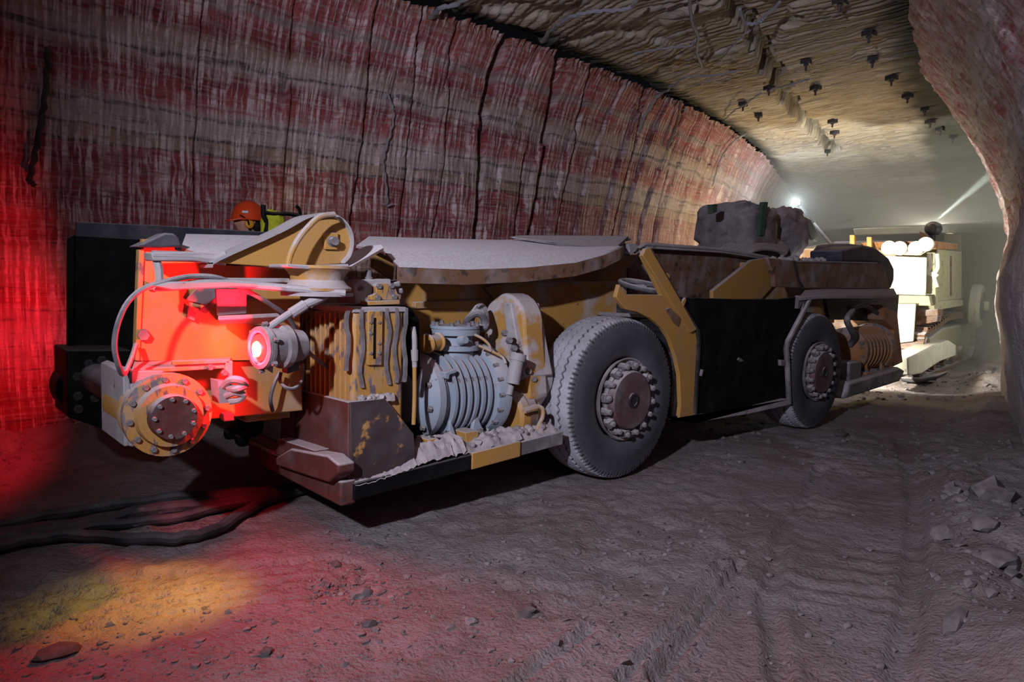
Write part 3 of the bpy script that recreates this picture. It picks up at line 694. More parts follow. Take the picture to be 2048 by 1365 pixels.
# bumper guard and sill
gd = MB()
g0, g1, g2, g3 = un(583, 812, y=.62), un(612, 806, y=.62), un(700, 804, y=-.03), un(700, 804, y=-.03)
zb = .23
c0 = un(700, 804, y=-.02); zt = c0[2]
gd.hull([(-2.10, -.02, zb), (-2.10, .78, zb), (-2.08, .78, zt-.02), (c0[0]-.01, -.02, zt)], [(-2.07, -.02, zb), (-2.07, .78, zb), (-2.05, .78, zt-.02), (c0[0]+.02, -.02, zt)])
P('end_guard', gd, 'brown', .006)
fg = [(700, 804), (770, 797), (828, 868), (832, 925), (826, 960), (704, 985)]
P('front_guard', MB().px(fg, -.025, .02), 'brown_yellow', .004)
P('guard_post', MB().px([(583, 812), (604, 803), (606, 880), (583, 885)], .60, .12), 'brown', .004)
bm_ = MB().box((-2.145, -.03, .235), (-2.06, 1.12, .36))
P('end_bumper', bm_, 'brown', .012)
stp = [un(a, b, x=-2.17) for a, b in ((549, 908), (625, 935), (630, 902), (556, 878))]
P('bumper_step', MB().hull(stp, [p+np.array([.12, 0, 0]) for p in stp]), 'brown', .004)
st = [un(a, b, x=-2.19) for a, b in ((550, 917), (580, 898), (655, 912), (676, 930), (676, 948), (656, 966), (600, 948), (552, 932))]
P('bumper_pad', MB().hull(st, [p+np.array([.09, 0, 0]) for p in st]), 'brown', .01)
zl = lambda x: .255+.075*(x+2.11)/1.46
def sill(x0, x1, y0, y1, t, mat, nm, up=.10):
    a = [(x0, y0, zl(x0)), (x1, y0, zl(x1)), (x1, y0, zl(x1)+up), (x0, y0, zl(x0)+up)]
    return P(nm, MB().hull(a, [(p[0], y1, p[2]) for p in a]), mat, .006)
sill(-2.11, -.66, .03, .62, 0, 'steel', 'sill_deck', .07)
sill(-2.08, -1.36, -.045, .03, 0, 'black', 'rubber_fender', .085)
sill(-1.36, -1.00, -.05, .03, 0, 'yellow_clean', 'sill_plate', .095)
sill(-1.0, -.63, -.035, .03, 0, 'steel', 'sill_beam', .085)
sill(-1.4, -1.32, -.03, .62, 0, 'dark', 'sill_cross_member', .04)

# motors
def motor(nm, cx0, cx1, y, z, r, mat, flange=True):
    L_ = cx1-cx0; prof_ = [(0, r*.55), (.0, r*.80), (.06*L_, r*.86)]
    b = MB().lathe([(0, .05), (0, r*.86), (.05, r*.92), (.07, r*.82), (L_-.1, r*.82), (L_, r*.9), (L_, .05)], (cx0, y, z), (1, 0, 0), 48)
    m_ = P(nm, b, mat)
    P('end_bell', MB().lathe([(-.10, .05), (-.10, r*.55), (-.06, r*.82), (-.012, r*.98), (.03, r*.98)], (cx0, y, z), (1, 0, 0), 44), mat, parent=m_)
    for k in range(6):
        x = cx0+.085+k*(L_-.215)/5.2
        P('motor_fin', MB().lathe([(0, r*.80), (0.004, r*1.0), (.024, r*1.0), (.028, r*.80)], (x, y, z), (1, 0, 0), 44), mat, parent=m_)
    P('motor_flange', MB().lathe([(-.07, r*.90), (-.05, r*1.05), (.0, r*1.13), (.03, r*1.13), (.03, r*.4)], (cx1-.02, y, z), (1, 0, 0), 48), mat, parent=m_)
    for k in range(18):
        a = 2*PI*k/18
        P('flange_bolt', MB().bolt((cx1-.045, y+r*1.06*math.cos(a), z+r*1.06*math.sin(a)), (-1, .0, .0), .013, .028), 'steel', parent=m_)
    for k in range(10):
        a = 2*PI*k/10+.2
        P('bell_bolt', MB().bolt((cx0-.055, y+r*.86*math.cos(a), z+r*.86*math.sin(a)), (-1, 0, 0), .015, .02), 'steel', parent=m_)
    P('motor_foot', MB().box((cx0+.0, y-r*.98, z-r*1.00), (cx1-.12, y-r*.45, z-r*.88)).prism([(cx0+.06, y-r*.9, z-r*.9), (cx0+.12, y-r*.9, z-r*.9), (cx0+.09, y-r*.8, z-r*.45)], (.0, .03, .0)).prism([(cx1-.25, y-r*.9, z-r*.9), (cx1-.15, y-r*.9, z-r*.9), (cx1-.2, y-r*.8, z-r*.4)], (.0, .03, .0)), mat, .006, parent=m_)
    for x in (cx0+.06, cx0+.30, cx1-.19): P('foot_bolt', MB().bolt((x, y-r*.86, z-r*.88), (0, 0, 1), .018, .024), 'steel', parent=m_)
    return m_
mx0, mx1, my, mz, mr = -1.46, -.985, .34, .665, .248
mo = motor('drive_motor', mx0, mx1, my, mz, mr, 'blue')
P('terminal_neck', MB().lathe([(.18, .118), (.30, .112), (.31, .105), (.37, .105)], (-1.20, my, mz), (0, 0, 1), 32), 'blue', parent=mo)
P('neck_flange', MB().lathe([(.255, .10), (.255, .150), (.285, .150), (.285, .10)], (-1.20, my, mz), (0, 0, 1), 32), 'blue', parent=mo)
P('terminal_cap', MB().lathe([(.345, .09), (.345, .148), (.375, .150), (.377, .142), (.381, .142), (.383, .150), (.40, .148), (.40, .02)], (-1.20, my, mz), (0, 0, 1), 32), 'blue', parent=mo)
for k in range(8):
    a = 2*PI*k/8
    P('cap_bolt', MB().bolt((-1.20+.132*math.cos(a), my+.132*math.sin(a), mz+.40), (0, 0, 1), .014, .022), 'steel', parent=mo)
for k in range(6):
    a = 2*PI*k/6+.3
    P('neck_bolt', MB().bolt((-1.20+.135*math.cos(a), my+.135*math.sin(a), mz+.285), (0, 0, 1), .012, .02), 'steel', parent=mo)
P('cable_gland', MB().lathe([(0, .05), (.012, .056), (.02, .045), (.09, .045), (.1, .055), (.115, .05)], un(852, 688, y=.22), (1, .25, .06), 16), 'yellow_clean', parent=mo)
P('gland_boss', MB().lathe([(0, .03), (.05, .022)], un(921, 682, y=.2), (0, -1, .2), 14), 'blue', parent=mo)
P('lift_lug', MB().px([(890, 746), (912, 738), (914, 746), (900, 750), (898, 760), (890, 757)], .10, .05), 'blue', .004, parent=mo)
P('motor_bracket', MB().px([(856, 880), (878, 876), (878, 900), (856, 905)], .06, .12), 'yellow_clean', .004)
P('motor_bracket', MB().px([(930, 866), (958, 862), (956, 885), (934, 890)], .06, .14), 'yellow_clean', .004)
P('grease_pipe', MB().tube(curve([un(826, 655, y=.06), un(829, 680, y=.04), un(829, 720, y=.04), un(829, 735, y=.04)]), .014, 10).tube([un(829, 700, y=.04), un(829, 722, y=.04)], .019, 10), 'dusty')
P('grease_hose', MB().tube(curve([un(829, 735, y=.04), un(829, 790, y=.04), un(827, 850, y=.02)]), .011, 10), 'yellow')
P('end_post', MB().px([(812, 612), (824, 618), (838, 640), (844, 930), (832, 930), (830, 700), (818, 660)], .22, .3), 'black')

# gearbox behind the motor
gbx = -.80; gby, gbz = .36, .98
pts = [(gby+.20*math.cos(a), gbz+.20*math.sin(a)+.08) for a in np.linspace(-.2, PI+.1, 14)]
pts = pts+[(gby-.26, .62), (gby-.16, .50), (gby+.20, .50)]
MAT['yellow_caked'] = coat('caked_yellow_paint', YEL, (.14, .09, .07), .10, 1., 1.5)
gb = P('gearbox', MB().prism([(gbx, p, q) for p, q in pts], (.17, 0, 0)), 'yellow_caked', .02)
P('gearbox_rib', MB().prism([(gbx-.03, gby-.24, .75), (gbx-.03, gby-.10, 1.2), (gbx-.03, gby-.02, 1.2), (gbx-.03, gby-.14, .7)], (.24, -.012, 0)), 'dusty', .008, parent=gb)
for i in range(7):
    q = un(1019+i*9.5, 668+i*15.5, y=.08)
    P('gearbox_bolt', MB().bolt((q[0], q[1]+.05, q[2]), (-.4, -1, 0.2), .018, .03), 'steel', parent=gb)
P('bearing_housing', MB().lathe([(0, .03), (0, .135), (.02, .155), (.13, .155), (.16, .13), (.2, .12)], (-.88, .23, .50), (1, 0, 0), 36), 'yellow_dusty', .0)
P('bearing_band', MB().lathe([(.07, .150), (.07, .163), (.13, .163), (.13, .15)], (-.88, .23, .50), (1, 0, 0), 36), 'rust')
P('brake_cylinder', MB().tube([un(1034, 720, y=.06), un(1025, 768, y=.06)], .042, 18).tube([un(1022, 772, y=.06), un(1018, 790, y=.06)], .02, 12).tube([un(1037, 708, y=.06), un(1034, 722, y=.06)], .05, 18), 'dusty')
P('cylinder_bracket', MB().px([(1005, 762), (1016, 762), (1014, 788), (1003, 788)], .10, .10), 'yellow_dusty', .004)
P('brake_drum', MB().lathe([(0, .15), (.05, .16), (.14, .16), (.16, .1)], (-.70, .30, .72), (1, 0, 0), 30), 'dusty')
hs = MB()
for k in range(5):
    hs.tube(curve([un(925+k*3, 668-k*2, y=.42+.02*k), un(935+k*4, 640-k*5, y=.36), un(955+k*3, 628-k*3, y=.32+.02*k), un(968+k, 640+k*3, y=.30), un(962-k*2, 662-k*2, y=.33)]), .020, 8)
P('hose_bundle', hs, 'hose')
P('brake_pipe', MB().tube(curve([un(950, 670, y=.2), un(965, 678, y=.15), un(978, 690, y=.12), un(982, 703, y=.12)]), .008, 7), 'yellow_dusty')
P('brake_pipe', MB().tube(curve([un(958, 692, y=.2), un(985, 704, y=.12), un(1005, 715, y=.08), un(1012, 728, y=.05)]), .008, 7), 'yellow_dusty')
P('brake_pipe', MB().tube(curve([un(1048, 822, y=.05), un(1070, 813, y=.05), un(1085, 818, y=.03), un(1085, 835, y=.03), un(1078, 850, y=.03), un(1070, 872, y=.03)]), .013, 8).tube([un(1048, 822, y=.05), un(1072, 816, y=.05)], .02, 8), 'yellow_dusty')
P('axle_beam', MB().box((-.6, .5, .42), (3.4, .62, .70)), 'dark')

# ---- wheels
def rubber():
    m = bpy.data.materials.new('tyre_rubber'); t, N, L, B = nt(m)
    tc = N.new('ShaderNodeTexCoord').outputs['Object']; at = N.new('ShaderNodeAttribute'); at.attribute_name = 'dust'
    n1 = noise(N, L, tc, 4, 6); n2 = noise(N, L, tc, 40, 3)
    d = math_(N, L, 'MULTIPLY', at.outputs['Fac'], maprange(N, L, n1, .3, .6, .55, 1.0), True)
    d = math_(N, L, 'MULTIPLY', d, maprange(N, L, n2, .25, .6, .8, 1.), True)
    L.new(mixc(N, L, d, (.012, .014, .020), (.42, .41, .45)), B.inputs['Base Color'])
    B.inputs['Roughness'].default_value = .8; B.inputs['Specular IOR Level'].default_value = .25
    bump(N, L, B, n2, .2, .004)
    return m
MAT['tyre'] = rubber()
def tyre_mesh():
    yv = []; 
    pr_ = [(.055, .270, .5), (.020, .285, .3), (.004, .30, .25), (-.006, .33, .20), (-.016, .37, .14), (-.018, .41, .12), (-.012, .45, .14), (-.004, .49, .16), (.000, .51, .2), (.003, .524, .25), (.010, .536, .45)]
    out = list(pr_)
    for y in np.linspace(.018, .312, 74): out.append((y, .560-.016*((y-.165)/.147)**2-.010*sst(.135, .147, abs(y-.165)), .95))
    out += [(.33-a, b, c) for a, b, c in pr_[::-1]]
    S = 456; Y = np.array([o[0] for o in out]); Rr = np.array([o[1] for o in out]); D = np.array([o[2] for o in out])
    th = np.arange(S)*2*PI/S
    T_, Yg = np.meshgrid(th, Y, indexing='ij'); Rg = np.tile(Rr, (S, 1)); Dg = np.tile(D, (S, 1)); onT = (Rg > .53) & (Yg > .017) & (Yg < .313)
    zig = lambda n_, ph: np.abs(((T_*n_/(2*PI)+ph) % 1)*2-1)-.5
    for yc, n_, wd, dp in ((.092, 66, .0048, .014), (.165, 66, .0032, .006), (.238, 66, .0036, .008)):
        d = np.abs(Yg-yc-.020*zig(n_, yc*7)); k = (1-sst(wd*.7, wd*1.6, d))*onT
        Rg = Rg-dp*k; Dg = Dg*(1-(.95 if dp > .01 else .65)*k)
    nn = 104
    for ya, yb in ((.0, .040), (.29, .33)):
        inb = (Yg > ya) & (Yg < yb) & (Rg > .515); ph_ = (T_*nn/(2*PI)) % 1
        depth = .040-.022*(vnoise(np.floor(T_*nn/(2*PI))*5.3, Yg*0)) ; lim = (Yg < depth) if ya == 0 else (Yg > .33-depth)
        k = (np.abs(ph_-.5) < .17)*inb*lim
        Rg = Rg-.012*k; Dg = Dg*(1-.9*k)
    V = np.stack([Rg*np.sin(T_), Yg, Rg*np.cos(T_)], -1)
    K = len(out); idx = np.arange(S*K).reshape(S, K); nx = np.roll(idx, -1, 0)
    q = np.stack([idx[:, :-1], nx[:, :-1], nx[:, 1:], idx[:, 1:]], -1).reshape(-1, 4)
    me = bpy.data.meshes.new('wheel'); me.from_pydata(V.reshape(-1, 3).tolist(), [], q.tolist()); me.update()
    bm = bmesh.new(); bm.from_mesh(me); bmesh.ops.recalc_face_normals(bm, faces=bm.faces); bm.to_mesh(me); bm.free()
    me.polygons.foreach_set('use_smooth', [True]*len(me.polygons)); me.set_sharp_from_angle(angle=math.radians(40))
    a = me.attributes.new('dust', 'FLOAT', 'POINT'); a.data.foreach_set('value', Dg.reshape(-1).astype(np.float32))
    me.materials.append(MAT['tyre']); return me
TM = tyre_mesh()
o = bpy.data.objects.new('wheel', TM); COL.objects.link(o); o.parent = car; o.location = Vector((0, 0, .555))-Vector(WO['shuttle_car']); WO[o.name] = np.array([0, 0, .555]); wheel0 = o
Wc = np.array([0, 0, .555])
wk = dict(parent=wheel0)
P('rim', MB().lathe([(.05, .19), (.03, .24), (.02, .272), (-.012, .284), (-.016, .276), (-.006, .262), (.02, .252), (.03, .215), (.02, .16)], Wc, (0, 1, 0), 56, caps=False).lathe([(.035, .0), (.035, .25)], Wc, (0, 1, 0), 40, caps=False), 'steel', **wk)
P('hub_ring', MB().lathe([(.05, .20), (-.01, .225), (-.022, .215), (-.022, .18), (.03, .17)], Wc, (0, 1, 0), 48, caps=False), 'steel', **wk)
P('hub_disc', MB().lathe([(.03, .205), (-.055, .20), (-.068, .190), (-.070, .06), (-.070, .0)], Wc, (0, 1, 0), 52, caps=False), 'plum', **wk)
P('hub_cap', MB().lathe([(-.066, .052), (-.080, .050), (-.082, .034), (-.076, .034), (-.076, .02), (-.076, .0)], Wc, (0, 1, 0), 24, caps=False), 'dark', **wk)
for k in range(16):
    a = 2*PI*k/16+.13
    c = Wc+np.array([.236*math.sin(a), 0, .236*math.cos(a)])
    P('wheel_nut', MB().lathe([(.03, .024), (-.035, .026), (-.042, .019), (-.07, .018), (-.074, .012)], c, (0, 1, 0), 8), 'steel', **wk)
    if k % 2 == 0:
        e = np.array([math.sin(a), 0, math.cos(a)]); s_ = np.array([math.cos(a), 0, -math.sin(a)]); b0 = Wc+e*.262
        P('rim_clamp', MB().hull([b0-s_*.03+(0, -.012, 0), b0+s_*.03+(0, -.012, 0), b0+s_*.03+(0, -.045, 0), b0-s_*.03+(0, -.045, 0)], [b0-e*.055-s_*.026+(0, -.012, 0), b0-e*.055+s_*.026+(0, -.012, 0), b0-e*.055+s_*.026+(0, -.06, 0), b0-e*.055-s_*.026+(0, -.06, 0)]), 'steel', .006, **wk)
cl_ = Vector(WO['shuttle_car'])
dup(wheel0, Vector((2.86, 0, .555))-cl_, 0)
dup(wheel0, Vector((0, 2.2, .555))-cl_, PI); dup(wheel0, Vector((2.86, 2.2, .555))-cl_, PI)

# ---- cab
S = lambda pts, ox, oy, k: [(ox+a/k, oy+b/k) for a, b in pts]
c6 = lambda pts: S(pts, 1220, 440, 3.102)
fender = c6([(60, 400), (95, 462), (320, 465), (255, 330), (203, 225), (215, 190), (245, 172), (300, 262), (548, 690), (556, 752), (527, 1262), (430, 1246), (440, 1150), (432, 960), (405, 840), (370, 740), (320, 665), (250, 610), (170, 572), (90, 552), (40, 480)])
P('cab_fender', MB().px(fender, .02, .035), 'yellow_clean', .004)
P('fender_arch', MB().tube(curve([un(*p, y=.12) for p in c6([(370, 740), (405, 840), (432, 960), (440, 1150)])]), .01, 6).px(c6([(250, 610), (370, 730), (405, 840), (432, 960), (438, 1240), (452, 1240), (452, 960), (425, 830), (390, 720), (270, 590)]), .05, .5), 'dark')
P('post_edge', MB().px(c6([(236, 176), (262, 178), (430, 470), (560, 690), (566, 752), (538, 1250), (526, 1258), (552, 752), (544, 694)]), .0, .05), 'dark', .003)
P('post_gusset', MB().px(c6([(205, 222), (222, 178), (248, 172), (330, 310), (540, 680), (505, 700)]), -.005, .03), 'yellow_clean', .003)
P('fender_patch', MB().px(c6([(350, 555), (375, 545), (440, 610), (425, 660), (400, 640)]), .008, .014), 'rust', .002)
P('post_clip', MB().px(c6([(355, 330), (372, 342), (370, 360), (352, 358)]), .0, .02).px(c6([(448, 510), (470, 482), (474, 500), (458, 540)]), -.01, .02), 'yellow_clean', .002)
door = c6([(432, 480), (640, 487), (830, 492), (1040, 492), (1215, 470), (1225, 520), (1100, 760), (1098, 850), (1115, 1135), (1080, 1145), (545, 1210), (560, 755), (552, 690), (440, 500)])
P('door', MB().px(door, .03, .025), 'black', .004)
P('door_sill', MB().px(c6([(430, 1246), (527, 1262), (545, 1215), (830, 1175), (1085, 1112), (1112, 1112), (1108, 1150), (860, 1205), (545, 1256)]), -.01, .05), 'dusty', .003)
P('door_rail', MB().tube([un(*p, y=.0) for p in c6([(1238, 490), (1215, 540), (1102, 755), (1092, 800), (1098, 860), (1110, 1140)])], .024, 8).px(c6([(1200, 475), (1250, 490), (1232, 530), (1200, 520)]), .0, .05), 'steel')
P('door_hinge', MB().px(c6([(1060, 870), (1090, 872), (1090, 910), (1062, 905)]), .0, .03).tube([un(*p, y=.0) for p in c6([(570, 930), (562, 970)])], .014, 6), 'steel', .003)
P('door_latch', MB().px(c6([(800, 855), (815, 862), (830, 875), (808, 882), (792, 870)]), .024, .012), 'steel')
P('cab_back', MB().px(c6([(215, 168), (330, 172), (700, 194), (980, 236), (1040, 500), (120, 500), (120, 300)]), .92, .03), 'rust', .004)
P('cab_floor', MB().box((.85, .06, .34), (2.5, .92, .38)).box((.62, .06, .34), (.80, .9, 1.25)), 'dark')
P('lit_back_patch', MB().px(c6([(640, 440), (760, 345), (880, 250), (980, 234), (1022, 402), (940, 492), (640, 492)]), .55, .04), 'yellow_clean', .004)  # yellow plate standing in for a lit patch on the cab back
P('cab_rail', MB().tube(curve([un(*p, y=.80) for p in c6([(150, 200), (195, 165), (240, 152), (430, 165), (690, 185), (980, 232)])]), .016, 8).prism([un(*p, y=.80) for p in c6([(205, 168), (230, 158), (700, 190), (980, 236), (978, 246), (700, 204), (230, 176)])], (0, .12, 0)), 'dusty')
P('rail_hook', MB().px(c6([(112, 150), (140, 145), (180, 160), (160, 195), (130, 222), (112, 212), (124, 190)]), .70, .05), 'dusty', .004)
swc = un(1287, 572, y=.38)
sw = MB()
ring = [swc+np.array([.185*math.cos(a), .185*math.sin(a)*.95, .185*math.sin(a)*.22]) for a in np.linspace(0, 2*PI, 40)]
sw.tube(ring, .020, 10, caps=False)
swm = P('steering_wheel', sw, 'hose')
P('steering_hub', MB().lathe([(-.06, .05), (-.02, .07), (.01, .045), (.02, .01)], swc+(.03, -.05, -.03), (0, -.2, 1), 16).tube([swc, swc+np.array([.17, .05, 0])], .012, 6).tube([swc, swc+np.array([-.17, .05, 0])], .012, 6).tube([swc, swc+np.array([.0, .0, -.5])], .03, 8), 'dusty', parent=swm)

# ---- rear part
c7 = lambda pts: S(pts, 1380, 360, 4.267)
P('rear_side', MB().px(c7([(660, 662), (860, 684), (880, 690), (1600, 705), (1660, 750), (1710, 930), (980, 925), (730, 915), (722, 830)]), .16, .05), 'rust', .008)
P('rear_seam', MB().px(c7([(880, 690), (900, 690), (935, 850), (985, 930), (965, 935), (915, 850)]), .155, .02), 'dark')
P('rear_cheek', MB().px(c7([(1300, 600), (1480, 560), (1600, 590), (1700, 670), (1745, 760), (1742, 860), (1715, 930), (1640, 760), (1600, 705), (1300, 695)]), .20, .35), 'tarp', .02)
P('rear_deck', MB().prism([un(*p, y=.16) for p in c7([(880, 688), (1600, 704)])]+[np.array([4.75, .75, 1.66]), np.array([3.2, .75, 1.66])], (0, 0, -.03)), 'dusty')
P('rear_ledge', MB().prism([un(*p, y=-.02) for p in c7([(930, 1000), (1120, 985), (1770, 985)])]+[un(*p, y=.18) for p in c7([(1740, 925), (1200, 925), (980, 940)])], (0, 0, -.035)), 'dusty', .006)
P('ledge_bracket', MB().px(c7([(930, 990), (1010, 985), (1000, 1060), (985, 1110), (960, 1110), (975, 1040), (935, 1100), (920, 1100)]), .0, .04), 'steel', .004)
P('underside_filler', MB().px([(1650, 592), (1798, 590), (1795, 632), (1780, 645), (1690, 640), (1660, 640)], .36, .04), 'dark')  # dark filler plate added to give the dark underside below the ledge
rx0, rx1 = 4.30, 5.02
rm = motor('pump_motor', rx0, rx1, .36, .66, .26, 'orange')
P('pump_bracket', MB().px([(1735, 745), (1755, 738), (1757, 768), (1740, 770)], .15, .2).px([(1760, 742), (1776, 736), (1778, 764), (1764, 766)], .15, .2), 'orange', .005)
P('pump_hose', MB().tube(curve([un(1705, 622, y=.2), un(1694, 640, y=.12), un(1702, 660, y=.12), un(1708, 675, y=.18), un(1700, 690, y=.25)]), .032, 10).tube(curve([un(1700, 618, y=.25), un(1730, 612, y=.25), un(1760, 630, y=.25)]), .026, 10), 'hose')
P('pump_guard', MB().px([(1765, 610), (1795, 625), (1802, 690), (1806, 725), (1785, 735), (1790, 660), (1768, 640)], .18, .4), 'orange', .01)
P('rear_gear_case', MB().px([(1700, 725), (1725, 722), (1722, 765), (1715, 785), (1698, 790)], .10, .25), 'steel', .02)
P('rear_sill', MB().hull([un(1690, 800, y=.05), un(1800, 764, y=.05), un(1812, 742, y=.05), un(1800, 735, y=.05), un(1700, 765, y=.05)], [p+np.array([0, .6, 0]) for p in (un(1690, 800, y=.05), un(1800, 764, y=.05), un(1812, 742, y=.05), un(1800, 735, y=.05), un(1700, 765, y=.05))]), 'steel', .03)
P('head_lamp', MB().lathe([(-.08, .05), (-.02, .075), (.02, .08), (.03, .06)], (4.95, 1.0, 1.0), (1, .1, 0), 20), 'white_lamp')
P('shadow_shape_bar', MB().tube(curve([un(598, 448, y=2.15), un(601, 432, y=2.15), un(598, 418, y=2.15), un(592, 412, y=2.15)]), .013, 7).tube(curve([un(528, 424, y=2.15), un(545, 428, y=2.15), un(575, 428, y=2.15), un(601, 432, y=2.15)]), .016, 7).tube(curve([un(527, 410, y=2.15), un(527, 430, y=2.15), un(533, 446, y=2.15), un(532, 470, y=2.15), un(532, 500, y=2.08)]), .018, 7).tube([un(598, 446, y=2.15), un(598, 470, y=2.12), un(598, 505, y=2.07)], .014, 7), 'black')  # solid black bar shaped after the dark shadow figure on the lit wall

# ---- dust and crumbs lying on the car
db = MB()
def heap(pts, y0, hgt, nrow=6, seed=0, depth=.4, z=None):
    rr = random.Random(seed)
    n_ = len(pts); rows_ = []
    for j in range(nrow):
        t = j/(nrow-1); rw = []
        for i, p in enumerate(pts):
            h = hgt[i] if hasattr(hgt, '__len__') else hgt
            rw.append((p[0]+.012*(rr.random()-.5), p[1]+depth*t, p[2]+h*math.sin(PI*(.15+.85*min(1, t*1.1)))*(.75+.5*rr.random())-(.02 if j in (0, nrow-1) else 0)))
        rows_.append(rw)
    db.grid(np.array(rows_))
xsx = np.linspace(-2.07, -1.40, 40); heap([(x, -.048, zl(x)+.075) for x in xsx], 0, [.035+.075*float(sst(-2.0, -1.6, x)) for x in xsx], 12, 1, .34)
xsx = np.linspace(-1.42, -.98, 26); heap([(x, -.042, zl(x)+.088) for x in xsx], 0, [.05+.015*math.sin(x*30) for x in xsx], 12, 2, .24)
xsx = np.linspace(-.97, -.66, 18); heap([(x, -.025, zl(x)+.080) for x in xsx], 0, .045, 8, 3, .26)
xsx = np.linspace(-2.04, -1.84, 14); heap([(x, -.02, zt-.01) for x in xsx], 0, .025, 6, 4, .06)
for i in range(90):
    x = random.uniform(-2.0, -.7); r = random.uniform(.008, .030)*(1.3 if x > -1.5 else .8)
    db.rock((x, random.uniform(-.02, .20), zl(x)+.09+(.035 if x > -1.55 else .03)), r*.8, i, sub=1)
for i in range(22): db.rock((random.uniform(-2.04, -1.86), random.uniform(-.02, .015), zt+.008), random.uniform(.008, .018), 200+i)
ys_ = np.linspace(.05, 1.08, 34); heap([(-2.15, y, .36) for y in ys_], 0, .0, 3, 5, .0)
tz = []
for j in range(6):
    tz.append([(-2.14+.10*j/5, y, .362+(.035*math.sin(PI*j/5)*(.6+.4*random.random()) if .42 < y < 1.1 else .008)) for y in np.linspace(.0, 1.1, 34)])
db.grid(np.array(tz))
for i in range(40): 
    p = un(random.uniform(1385, 1440), 0+random.uniform(480, 490), y=1.0); break
dd = P('dust_heap', db, plain('loose_salt_dust', (.40, .35, .36), .95, scale=30), angle=50); tag(dd, kind='stuff')
rd = MB()
for i in range(60):
    p = un(random.uniform(1565, 1625), random.uniform(500, 516), y=.45); rd.rock((p[0], p[1]+random.uniform(-.15, .15), 1.60+random.uniform(0, .03)), random.uniform(.015, .05), 400+i)
tag(P('crumb_heap', rd, 'dusty'), kind='stuff')

# ================================================================== THINGS ON THE CAR
def lump(c, half, ex=3.0, amp=.12, seed=0, n=(26, 18), fr=2.2):
    """rounded box with sagging, creased skin"""
    th = np.linspace(-PI, PI, n[0]); ph = np.linspace(-PI/2, PI/2, n[1])
    T_, F_ = np.meshgrid(th, ph)
    p = lambda v: np.sign(v)*np.abs(v)**(2/ex)
    x, y, z = p(np.cos(F_))*p(np.cos(T_)), p(np.cos(F_))*p(np.sin(T_)), p(np.sin(F_))
    k = 1+amp*(fbm(x*fr+seed, y*fr+z*fr*1.3+seed*2.1, 4)-.5)*2
    G_ = np.stack([c[0]+x*half[0]*k, c[1]+y*half[1]*k, c[2]+z*half[2]*k], -1)
    G_[:, -1] = G_[:, 0]
    return MB().grid(G_)
bc = un(1474, 450, y=1.45)
b1 = build('canvas_bundle', lump(bc+(0, 0, -.085), (.40, .36, .31), 5, .16, 3, (56, 36), 3.), 'cloth', angle=60)
tag(b1, 'big boxy dust grey bundle tied with a green strap on top of the car', 'bundle')
build('strap', MB().px([(1527, 404), (1537, 404), (1533, 440), (1528, 472), (1519, 472), (1522, 440)], 1.06, .05), 'strap', b1, .01)
build('strap', MB().px([(1424, 410), (1436, 408), (1434, 424), (1425, 428)], 1.15, .06), 'strap', b1, .01)
sc2 = un(1575, 455, y=1.30)
b2 = build('rounded_sack', lump(sc2+(0, .1, -.09), (.30, .30, .34), 2.6, .24, 8, (56, 36), 2.4), 'cloth', angle=60)
tag(b2, 'rounded dusty grey sack lying beside the boxy bundle above the car rear', 'sack')
build('sack_flap', MB().px([(1606, 432), (1622, 440), (1638, 470), (1634, 484), (1622, 476), (1612, 452)], 1.5, .06), 'cable', b2, .01)
cc = un(1505, 500, y=.95)
mbc = MB()
for k in range(9):
    yk = 1.30-.045*k
    q = [(1424+9*k, 512-.3*k), (1450+7*k, 494+1.0*k), (1488+5*k, 477+2.6*k), (1530+3*k, 474+3.4*k), (1562, 480+3.2*k), (1578-k, 492+2.0*k), (1572-k, 503+.9*k)]
    mbc.tube(curve([un(a, b, y=yk) for a, b in q], 5), .022, 8)
tag(build('cable_coil', mbc, 'dusty'), 'slack coil of dusty grey cable heaped on the cab roof edge', 'cable coil')
tag(build('rubber_sheet', lump(un(1690, 507, y=.95), (.50, .25, .11), 4, .12, 5), 'tarp', angle=60), 'blue black folded rubber sheet lying on the rear deck', 'rubber sheet')

# ================================================================== MACHINE BEYOND
PM = np.array([7.7, .67, 0.]); UA = np.array([math.cos(.129), math.sin(.129), 0]); VA = np.array([-UA[1], UA[0], 0]); ZA = np.array([0, 0, 1.])
mach = thing('mining_machine', tuple(PM+UA*2.5+VA*1.2), 'huge tracked mining machine half hidden in bright haze behind the car', 'machine')
WO['mining_machine'] = PM+UA*2.5+VA*1.2
def Q(name, mb, mat, bevel=0., parent=None, **k): return build(name, mb, mat, parent or mach, bevel, **k)
L3 = lambda u, v, z: PM+UA*u+VA*v+ZA*z
def lbox(u0, u1, v0, v1, z0, z1): return MB().hull([L3(u0, v0, z0), L3(u1, v0, z0), L3(u1, v1, z0), L3(u0, v1, z0)], [L3(u0, v0, z1), L3(u1, v0, z1), L3(u1, v1, z1), L3(u0, v1, z1)])
def fpx(pl, u, th):      # polygon on a plane square to the machine's length
    return MB().prism([unpl(a, b, PM+UA*u, UA) for a, b in pl], UA*th)
def spx(pl, v, th):      # polygon on the machine's flank
    return MB().prism([unpl(a, b, PM+VA*v, VA) for a, b in pl], VA*th)
Q('chassis', lbox(.5, 6, .35, 2.3, .55, 1.25), 'rust', .03)
Q('end_panel', fpx([(1770, 512), (1853, 515), (1851, 591), (1768, 588)], .10, .06), 'cream', .01)
Q('lower_panel', fpx([(1770, 608), (1831, 608), (1829, 640), (1826, 683), (1770, 690)], .0, .06), 'cream', .01)
Q('apron', fpx([(1770, 686), (1850, 664), (1852, 700), (1838, 716), (1800, 735), (1770, 735)], .25, .1), 'cream', .01)
